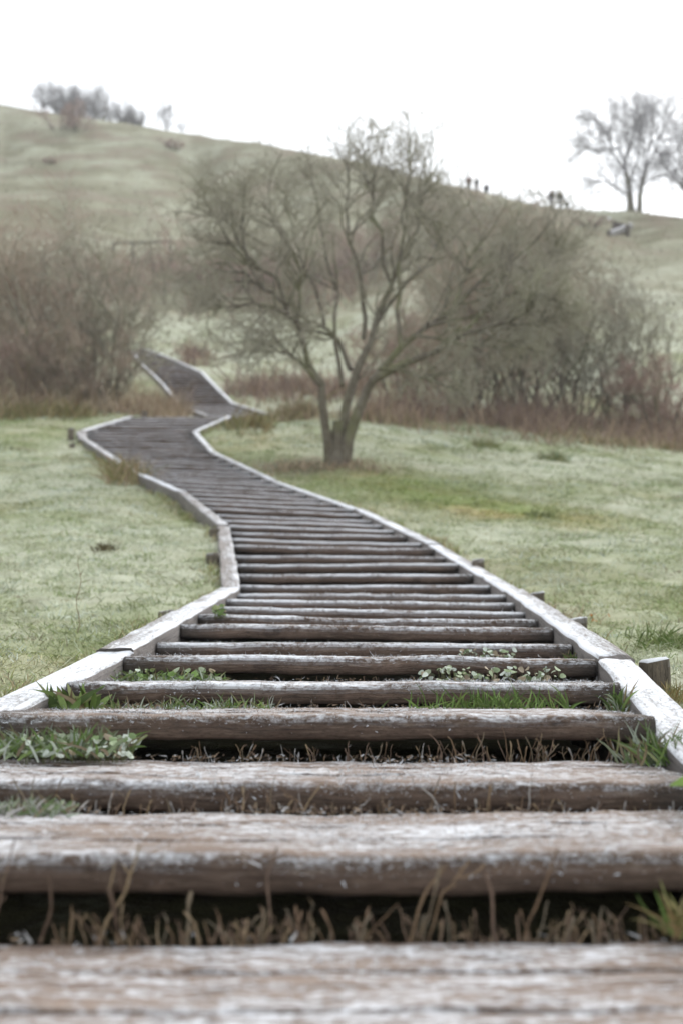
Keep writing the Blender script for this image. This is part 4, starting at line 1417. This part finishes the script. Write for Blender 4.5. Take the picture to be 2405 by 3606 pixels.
def curved_blades(P, D, L, W, bendv, colr, seg=5):
    """long arching blades"""
    N = len(P)
    t = np.linspace(0, 1, seg)
    c = P[:, None] + D[:, None] * (L[:, None] * t)[..., None] + bendv[:, None] * (L[:, None] * t ** 2)[..., None]
    tg = norm(np.gradient(c, axis=1))
    S = norm(np.cross(tg, np.array([.2, 1, .1]) + np.zeros_like(tg)))
    S = np.where(np.abs(S).sum(-1, keepdims=True) < .01, np.array([1., 0, 0]), S)
    wdt = W[:, None] * np.array([.7, 1, .95, .6, .05])[None, :seg]
    a = c - S * wdt[..., None] / 2; b = c + S * wdt[..., None] / 2
    V = np.stack([a, b], 2).reshape(-1, 3)
    i = np.arange(N * seg * 2).reshape(N, seg, 2)
    q = np.stack([i[:, :-1, 0], i[:, :-1, 1], i[:, 1:, 1], i[:, 1:, 0]], -1).reshape(-1, 4)
    return V, q, np.repeat(colr, seg * 2, 0)


def tuft(px0, px1, py, Y, N, h, wd, cols, seed, label, name='grass_tuft', cat='grass tuft', group=None, dy=.06, lean=.45, lowN=0, mat=None, z=None, ctr=None):
    rng = R(seed)
    a = at(px0, py, Y); b_ = at(px1, py, Y)
    base = (a + b_) / 2
    tx = rng.beta(1.6, 1.6, N) if ctr is None else np.clip(rng.normal(ctr, .2, N), 0, 1)
    P = a + (b_ - a) * tx[:, None] + np.stack([np.zeros(N), rng.normal(0, dy * .5, N), rng.normal(0, .004, N)], -1)
    if z == 'ground':
        P[:, 2] = ground(P[:, 0], P[:, 1]) - .01; base[2] = gz(base[0], base[1])
    D = norm(np.stack([rng.normal(0, lean, N), rng.normal(-.1, lean * .6, N), np.ones(N)], -1))
    L_ = h * rng.uniform(.4, 1.15, N); W_ = wd * rng.uniform(.6, 1.3, N)
    bd = np.stack([rng.normal(0, .3, N), rng.normal(-.1, .2, N), -np.abs(rng.normal(.1, .25, N))], -1)
    cols = np.array(cols); C = cols[rng.integers(0, len(cols), N)] * rng.uniform(.75, 1.25, (N, 1))
    V, q, C = curved_blades(P, D, L_, W_, bd, C)
    o = mk(name, V, q, None, mat or M['leaf'], colr=C, origin=base, smooth=False)
    tag(o, label, cat, group)
    return o


def round_leaves(px0, px1, py, Y, N, r, h, cols, seed, label, name='clover_plant', cat='plant', group=None, dy=.04, hang=0.0):
    rng = R(seed)
    a = at(px0, py, Y); b_ = at(px1, py, Y); base = (a + b_) / 2
    tx = rng.beta(1.3, 1.3, N)
    P = a + (b_ - a) * tx[:, None] + np.stack([np.zeros(N), rng.normal(-.01, dy * .5, N), rng.uniform(.0, h, N)], -1)
    nrm = norm(np.stack([rng.normal(0, .5, N), rng.normal(-.6, .4, N), np.ones(N) * .8], -1))
    s1 = norm(np.cross(nrm, rng.normal(0, 1, (N, 3)))); s2 = np.cross(nrm, s1)
    rr = r * rng.uniform(.5, 1.3, N)
    K_ = 7
    an = np.arange(K_) * 2 * math.pi / K_
    ring = P[:, None] + rr[:, None, None] * (s1[:, None] * np.cos(an)[None, :, None] * 1.15 + s2[:, None] * np.sin(an)[None, :, None] * .9) + nrm[:, None] * (rr * .18)[:, None, None] * np.cos(2 * an)[None, :, None]
    V = np.concatenate([P[:, None], ring], 1).reshape(-1, 3)
    k = (np.arange(N) * (K_ + 1))[:, None]
    t = np.stack([np.broadcast_to(k, (N, K_)), k + 1 + np.arange(K_)[None], k + 1 + (np.arange(K_)[None] + 1) % K_], -1).reshape(-1, 3)
    cols = np.array(cols); C = np.repeat(cols[rng.integers(0, len(cols), N)] * rng.uniform(.7, 1.2, (N, 1)), K_ + 1, 0)
    # stalks
    sp = np.stack([P * np.array([1, 1, 0]) + np.array([0, 0, 1]) * base[2] - np.array([0, 0, .02]), P * np.array([1, 1, 0]) + np.array([.003, -.003, 1]) * np.array([1, 1, 0]) + np.array([0, 0, 1]) * (P[:, 2:3] * .5 + base[2] * .5), P], 1)
    V2, q2 = tubes(sp, np.full((N, 3), .0009), 3)
    C2 = np.repeat(np.array([[.14, .15, .07]]), len(V2), 0)
    o = mk(name, np.concatenate([V, V2]), q2 + len(V), t, M['leaf'], colr=np.concatenate([C, C2]), origin=base, smooth=False)
    tag(o, label, cat, group)
    return o


GG = 'green weeds growing between the near treads'
tuft(-80, 470, 2655, 3.12, 520, .085, .008, GRN + GRNF + GRNF, 301, 'broad frosted grass clump at left under the fourth tread', group=GG, dy=.12, lean=.7)
round_leaves(60, 480, 2655, 3.10, 170, .010, .05, GRNF, 302, 'frosty small-leaved weed patch at left beside the broad grass clump', group=GG, dy=.1)
tuft(165, 340, 2510, 3.72, 46, .12, .020, GRN, 303, 'broad-leaved plantain against the left edge board', 'plantain', 'plant', GG, dy=.05, lean=.5)
tuft(340, 980, 2512, 3.74, 300, .07, .005, GRN + GRNF, 304, 'low ragged grass strip left of centre under the fifth tread', group=GG, dy=.05, lean=.8)
tuft(1280, 2000, 2508, 3.76, 190, .10, .0055, GRN[:4], 305, 'bright green grass tuft right of centre under the fifth tread', group=GG, dy=.05, lean=.5, ctr=.63)
tuft(2140, 2230, 2510, 3.74, 50, .11, .007, GRN + GRNF[:3], 306, 'small green tuft at the right end of the fifth tread', group=GG, dy=.03, lean=.4)
tuft(2170, 2420, 2690, 3.14, 260, .12, .006, GRN + GRNF + GRNF, 307, 'frosted grass clump against the right edge board', group=GG, dy=.08, lean=.6, ctr=.62)
tuft(400, 800, 2400, 4.36, 260, .06, .006, GRN + GRNF[:3], 308, 'low green weed strip at left under the sixth tread', group=GG, dy=.05, lean=.9)
round_leaves(400, 780, 2398, 4.36, 70, .011, .045, GRN + GRNF[:3], 309, 'small leafy weeds among the grass at left under the sixth tread', group=GG, dy=.06)
round_leaves(1470, 1990, 2400, 4.35, 110, .012, .055, GRNF + [(.3, .35, .22)], 310, 'frosted round-leaved weed right of centre under the sixth tread', group=GG, dy=.05)
round_leaves(1610, 1810, 2322, 4.94, 55, .011, .045, GRNF, 311, 'small frosted round-leaved weed under the seventh tread', group=GG, dy=.04)
round_leaves(755, 800, 2165, 6.2, 40, .014, .05, GRN, 312, 'tiny green weed by the left board at the ninth tread', group=GG, dy=.03)
tuft(-60, 260, 2868, 2.57, 300, .05, .006, GRNF + DRYF[-2:], 313, 'grey frosted moss and grass clump at far left under the third tread', group=GG, dy=.06, lean=.9)
tuft(2330, 2470, 3290, 1.98, 60, .10, .004, STRW + GRN[:2], 314, 'straw-coloured grass wisps at far right under the second tread', group=GG, dy=.04, lean=.7)
tuft(1985, 2030, 2330, 4.95, 26, .07, .006, GRN, 315, 'tiny green tuft by the right board at the seventh tread', group=GG, dy=.02, lean=.4)
# single leaf entering at right
p = at(2362, 2765, 2.45)
V, q, C = curved_blades(np.array([p + np.array([.12, 0, .03])]), np.array([norm(np.array([-1, -.1, -.18]))]), np.array([.13]), np.array([.035]), np.array([[0, 0, -.05]]), np.array([[.26, .40, .10]]))
o = mk('green_leaf', V, q, None, M['leaf'], colr=C, origin=p, smooth=False)
tag(o, 'single bright green leaf poking in at the right photo edge above the third tread', 'leaf')

# lawn plants
GLW = 'tufts on the lawns'
tuft(2240, 2450, 2345, 5.6, 260, .11, .007, [(.12, .18, .05), (.2, .24, .09), (.3, .33, .18)], 320, 'green tussock on the right lawn beyond the nearest stake', group=GLW, dy=.3, lean=.7, z='ground')
tuft(2310, 2420, 2470, 4.3, 160, .10, .004, STRW, 321, 'straw-coloured tuft beside the right board below the nearest stake', group=GLW, dy=.15, lean=.6, z='ground')
tuft(380, 560, 1690, 19.2, 420, .55, .016, STRW + BRN[:2], 322, 'tall dry grass clump beside the left board halfway up', 'dry_grass_tuft', group=GLW, dy=.7, lean=.4, z='ground', mat=M['stem'])
tuft(430, 520, 1640, 21.2, 120, .45, .014, RED, 323, 'russet dry stems leaning over the left board', 'dry_grass_tuft', group=GLW, dy=.4, lean=.4, z='ground', mat=M['stem'])
tuft(1900, 2050, 2140, 7.0, 60, .18, .004, BRN, 324, 'wispy curled dead bramble on the right lawn between two stakes', 'dead_bramble', 'plant', dy=.2, lean=.8, z='ground', mat=M['stem'])
tuft(1860, 1960, 1830, 15, 130, .16, .012, [(.14, .17, .07), (.22, .24, .12)], 325, 'dark green tussock on the far right lawn', group=GLW, dy=.3, lean=.7, z='ground')
tuft(1660, 1760, 1568, 27, 130, .3, .02, [(.2, .22, .09), (.28, .27, .13)], 326, 'yellow-green tussock on the frosted lawn right of the tree', group=GLW, dy=.5, lean=.7, z='ground')
tuft(1890, 2000, 1607, 25.5, 130, .3, .02, [(.13, .19, .08), (.24, .22, .1)], 327, 'green and tan tussock on the frosted lawn toward the right edge', group=GLW, dy=.5, lean=.7, z='ground')
tuft(900, 960, 1465, 39, 90, .5, .03, [(.09, .2, .09), (.14, .24, .12)], 328, 'bright green tuft at the end of the far landing', group=GLW, dy=.4, lean=.5, z='ground')
tuft(330, 410, 1912, 10.8, 120, .10, .010, [(.09, .07, .035), (.14, .11, .05)], 329, 'dark brown scuffed tussock on the left lawn', group=GLW, dy=.18, lean=.9, z='ground')
# standing dry stalk on the left lawn
p = on_ground(272, 2275, 6.0)
rng = R(33)
pts = np.array([[p + np.array([.012 * math.sin(k * 1.3), 0, .42 * k / 9]) for k in range(10)]])
A1 = tubes(pts, np.linspace(.0028, .0012, 10)[None], 5)
s2 = spawn(pts, np.linspace(.0028, .0012, 10)[None], 9, .07, .9, .2, .2, rng, P=4, t0=.3, rmax=.0015, rtip=.0009, trop=0)
V, q = merge([A1, tubes(s2[0], s2[1], 4)])
o = mk('dry_stalk', V, q, None, M['stem'], colr=np.repeat([[.27, .20, .12]], len(V), 0), origin=p)
tag(o, 'single thin dry stalk standing upright on the left lawn', 'plant')
# orange leaves on the right lawn
p = on_ground(2105, 2225, 6.6)
N = 5
V = []; t = []
for k in range(N):
    rng = R(600 + k)
    c = p + np.array([rng.uniform(-.06, .07), rng.uniform(-.08, .08), .05 + .05 * rng.random()])
    a = norm(rng.normal(0, 1, 3)) * .012; b2 = norm(rng.normal(0, 1, 3)) * .008
    V += [c, c + a, c + b2 + a * .3, c - a, c - b2]
    t += [(k * 5, k * 5 + 1, k * 5 + 2), (k * 5, k * 5 + 2, k * 5 + 3), (k * 5, k * 5 + 3, k * 5 + 4), (k * 5, k * 5 + 4, k * 5 + 1)]
    V[-5:] = [np.array(x) for x in V[-5:]]
nl = len(V)
sp = np.array([[p + np.array([0, 0, -.01]), p + np.array([.02, .01, .05]), p + np.array([-.03, 0, .11])], [p, p + np.array([.02, 0, .06]), p + np.array([.06, .02, .09])]])
V2, q2 = tubes(sp, np.full((2, 3), .0015), 4)
Cc = np.concatenate([np.repeat([[.50, .20, .05]], nl, 0), np.repeat([[.2, .13, .07]], len(V2), 0)])
o = mk('orange_seedling', np.concatenate([np.array(V), V2]), q2 + nl, t, M['leaf'], colr=Cc, origin=p, smooth=False)
tag(o, 'small seedling with orange leaves on the right lawn next to a stake', 'plant')


# ------------------------------------------------------------------ walkers on the ridge
def skin_mesh(name, nodes, edges, mat, colr, parent=None, loc=None, rz=0.0, sub=1):
    me = bpy.data.meshes.new(name)
    me.from_pydata([nd_[0] for nd_ in nodes], edges, [])
    o = bpy.data.objects.new(name, me); col.objects.link(o)
    md = o.modifiers.new('Skin', 'SKIN'); md.use_smooth_shade = True
    for i, nd_ in enumerate(nodes):
        sv = me.skin_vertices[0].data[i]
        r = nd_[1]; sv.radius = (r, r) if not isinstance(r, tuple) else r
        sv.use_root = (i == 0)
    ss = o.modifiers.new('Subd', 'SUBSURF'); ss.levels = sub; ss.render_levels = sub
    me.materials.append(mat)
    if parent is not None: o.parent = parent
    if loc is not None:
        o.location = [float(v) for v in loc]; o.rotation_euler = (0, 0, rz)
    return o


def plain(name, c):
    m, n, b = newmat(name)
    tc = nd(n, 'ShaderNodeTexCoord')
    f = noise(n, tc.outputs['Object'], 9, 4)
    n.links.new(mix(n, ramp(n, f, [(.3, 0), (.7, .5)]), c, tuple(v * .6 for v in c)), b.inputs['Base Color'])
    return m


MS = plain('skin', (.45, .29, .22)); MHAIR = plain('dark_hair', (.03, .022, .018))


def person(px, py, Y, h, rz, coat, trousers, label, group, seed, stride=.16):
    b = at(px, py, Y); b[2] = max(b[2], gz(b[0], b[1])) if py > 0 else b[2]
    s = h / 1.75
    N_ = lambda p, r: ((p[0] * s, p[1] * s, p[2] * s), r * s if not isinstance(r, tuple) else tuple(v * s for v in r))
    nodes = [N_((0, 0, .95), .15), N_((0, 0, 1.15), .14), N_((0, 0, 1.38), (.17, .12)), N_((0, 0, 1.50), .06), N_((0, .01, 1.57), .075), N_((0, .012, 1.66), .10), N_((0, 0, 1.73), .07),
             N_((0, .10, 1.62), .018),
             N_((.10, stride * .3, .90), .10), N_((.11, stride * .6, .50), .062), N_((.11, stride * .9, .09), .042), N_((.12, stride * .9 + .16, .035), .035),
             N_((-.10, -stride * .3, .90), .10), N_((-.11, -stride * .4, .50), .062), N_((-.11, -stride * 1.2, .10), .042), N_((-.12, -stride * 1.2 + .16, .035), .035),
             N_((.20, 0, 1.42), .062), N_((.25, -.04, 1.15), .048), N_((.26, .06, .90), .034), N_((.26, .09, .82), .028),
             N_((-.20, 0, 1.42), .062), N_((-.25, .03, 1.15), .048), N_((-.26, .10, .90), .034), N_((-.26, .14, .82), .028)]
    edges = [(0, 1), (1, 2), (2, 3), (3, 4), (4, 5), (5, 6), (5, 7), (0, 8), (8, 9), (9, 10), (10, 11), (0, 12), (12, 13), (13, 14), (14, 15),
             (2, 16), (16, 17), (17, 18), (18, 19), (2, 20), (20, 21), (21, 22), (22, 23)]
    for hi, sx in ((19, 1), (23, -1)):
        hb = np.array(nodes[hi][0]) / s
        for k, (dx, dz) in enumerate([(-.022, -.085), (-.007, -.095), (.008, -.09), (.02, -.075)]):
            nodes.append(N_(hb + np.array([0, dx, dz * .6]), .009)); nodes.append(N_(hb + np.array([-.006 * sx, dx + .01, dz]), .008))
            edges += [(hi, len(nodes) - 2), (len(nodes) - 2, len(nodes) - 1)]
        nodes.append(N_(hb + np.array([-.01 * sx, .035, -.02]), .010)); nodes.append(N_(hb + np.array([-.012 * sx, .05, -.05]), .009))
        edges += [(hi, len(nodes) - 2), (len(nodes) - 2, len(nodes) - 1)]
    body = skin_mesh('person', nodes, edges, MS, None, loc=b, rz=rz)
    tag(body, label, 'person', group)
    cn = [N_((0, 0, .74), (.24, .18)), N_((0, 0, 1.0), (.225, .175)), N_((0, 0, 1.2), (.22, .175)), N_((0, 0, 1.40), (.225, .16)), N_((0, 0, 1.50), .085),
          N_((.21, 0, 1.42), .082), N_((.26, -.04, 1.15), .068), N_((.265, .06, .92), .05), N_((-.21, 0, 1.42), .082), N_((-.26, .03, 1.15), .068), N_((-.265, .10, .92), .05)]
    skin_mesh('coat', cn, [(0, 1), (1, 2), (2, 3), (3, 4), (3, 5), (5, 6), (6, 7), (3, 8), (8, 9), (9, 10)], coat, None, body)
    tn = [N_((0, 0, .92), (.165, .13)), N_((.10, stride * .3, .84), .115), N_((.11, stride * .6, .50), .085), N_((.11, stride * .9, .12), .07),
          N_((-.10, -stride * .3, .84), .115), N_((-.11, -stride * .4, .50), .085), N_((-.11, -stride * 1.2, .13), .07)]
    skin_mesh('trousers', tn, [(0, 1), (1, 2), (2, 3), (0, 4), (4, 5), (5, 6)], trousers, None, body)
    hn = [N_((0, -.03, 1.70), .105), N_((0, -.05, 1.62), .085), N_((0, -.045, 1.54), .06)]
    skin_mesh('hair', hn, [(0, 1), (1, 2)], MHAIR, None, body)
    return body


C1 = plain('rust_coat', (.13, .04, .03)); C2 = plain('black_coat', (.018, .018, .022)); C3 = plain('brown_coat', (.035, .022, .020))
C4 = plain('navy_coat', (.016, .02, .035)); T1 = plain('pale_trousers', (.36, .36, .40)); T2 = plain('dark_trousers', (.05, .05, .06))
GP1, GP2 = 'walkers on the ridge behind the big crown', 'walkers at the end of the ridge'
person(1650, 690, 101.5, 1.75, 2.6, C1, T1, 'person in a rust-red coat, left in the ridge group behind the crown', GP1, 1)
person(1678, 695, 101, 1.70, 2.2, C2, T1, 'person in a black coat, middle of the ridge group behind the crown', GP1, 2)
person(1712, 698, 100.5, 1.55, 3.0, C3, T2, 'slim person in brown, right in the ridge group behind the crown', GP1, 3)
person(1942, 734, 94, 1.78, 2.9, C3, T1, 'person in a dark brown coat and pale trousers beside the dog', GP2, 4)
person(1972, 738, 93.6, 1.80, 3.3, C4, T1, 'person in a navy coat and pale trousers beside the dog', GP2, 5)

# dog
b = at(1993, 735, 93.6); b[2] = max(b[2], gz(b[0], b[1]))
nodes = [((0, -.22, .46), .12), ((0, 0, .45), .12), ((0, .24, .46), .15), ((0, .38, .60), .09), ((0, .46, .68), .09), ((0, .58, .65), .05), ((0, .64, .64), .04),
         ((.09, -.26, .36), .075), ((.09, -.20, .25), .045), ((.09, -.30, .16), .03), ((.09, -.28, .03), .028), ((.09, -.23, .02), .028),
         ((-.09, -.26, .36), .075), ((-.09, -.18, .25), .045), ((-.09, -.28, .16), .03), ((-.09, -.26, .03), .028), ((-.09, -.21, .02), .028),
         ((.09, .26, .34), .055), ((.09, .25, .17), .032), ((.09, .26, .03), .026), ((.09, .30, .02), .026),
         ((-.09, .26, .34), .055), ((-.09, .29, .17), .032), ((-.09, .30, .03), .026), ((-.09, .34, .02), .026),
         ((0, -.40, .52), .04), ((0, -.56, .62), .025), ((.06, .43, .78), .03), ((-.06, .43, .78), .03), ((.07, .42, .83), .012), ((-.07, .42, .83), .012)]
edges = [(0, 1), (1, 2), (2, 3), (3, 4), (4, 5), (5, 6), (0, 7), (7, 8), (8, 9), (9, 10), (10, 11), (0, 12), (12, 13), (13, 14), (14, 15), (15, 16),
         (2, 17), (17, 18), (18, 19), (19, 20), (2, 21), (21, 22), (22, 23), (23, 24), (0, 25), (25, 26), (4, 27), (4, 28), (27, 29), (28, 30)]
dog = skin_mesh('dog', nodes, edges, plain('black_fur', (.02, .018, .017)), None, loc=b, rz=-.6)
tag(dog, 'small black dog at the end of the ridge beside two walkers', 'dog')

# ------------------------------------------------------------------ thin winter haze
zmin = float(ZZ.min()) - 1.0
zmax = 0.0
for o in bpy.data.objects:
    if o.type == 'MESH':
        n_ = len(o.data.vertices)
        co = np.empty(n_ * 3, np.float32); o.data.vertices.foreach_get('co', co)
        zmax = max(zmax, float(co.reshape(-1, 3)[:, 2].max()) + (o.location.z if o.parent is None else o.parent.location.z if tuple(o.matrix_parent_inverse.translation) == (0, 0, 0) else 0))
xr_, y0_, y1_ = float(np.abs(XX).max()) + 3, float(YY.min()) - 3, float(YY.max()) + 3
V = [(x, y, z) for x in (-xr_, xr_) for y in (y0_, y1_) for z in (zmin, zmax + 1.5)]
hz = mk('haze', V, [(0, 1, 3, 2), (4, 6, 7, 5), (0, 4, 5, 1), (2, 3, 7, 6), (1, 5, 7, 3), (0, 2, 6, 4)], None, None, smooth=False)
tag(hz, 'thin cold winter haze in the air over the whole hillside', 'haze', kind='stuff')
m = bpy.data.materials.new('haze_air'); m.use_nodes = True
n = m.node_tree; n.nodes.clear()
pv = nd(n, 'ShaderNodeVolumePrincipled'); pv.inputs['Color'].default_value = (.93, .96, 1, 1); pv.inputs['Density'].default_value = .0008
pv.inputs['Anisotropy'].default_value = .3
mo = nd(n, 'ShaderNodeOutputMaterial'); n.links.new(pv.outputs[0], mo.inputs['Volume'])
hz.data.materials.append(m)
#print('HAZE', zmin, zmax, xr_)

if 0:
    for x in range(0, 2405, 100):
        t = (x - CX) / F
        YY_ = np.linspace(60, 230, 400)
        p_ = np.stack([t * YY_ * .97, YY_, ground(t * YY_ * .97, YY_)], -1) - CAM
        fz = p_[:, 1] * ct + p_[:, 2] * st
        py = CY - F * (-p_[:, 1] * st + p_[:, 2] * ct) / fz
        i = py.argmin(); print('DBG', x, round(py[i]), round(YY_[i]), round(float(np.interp(x, ridge[:, 0], ridge[:, 1]))))
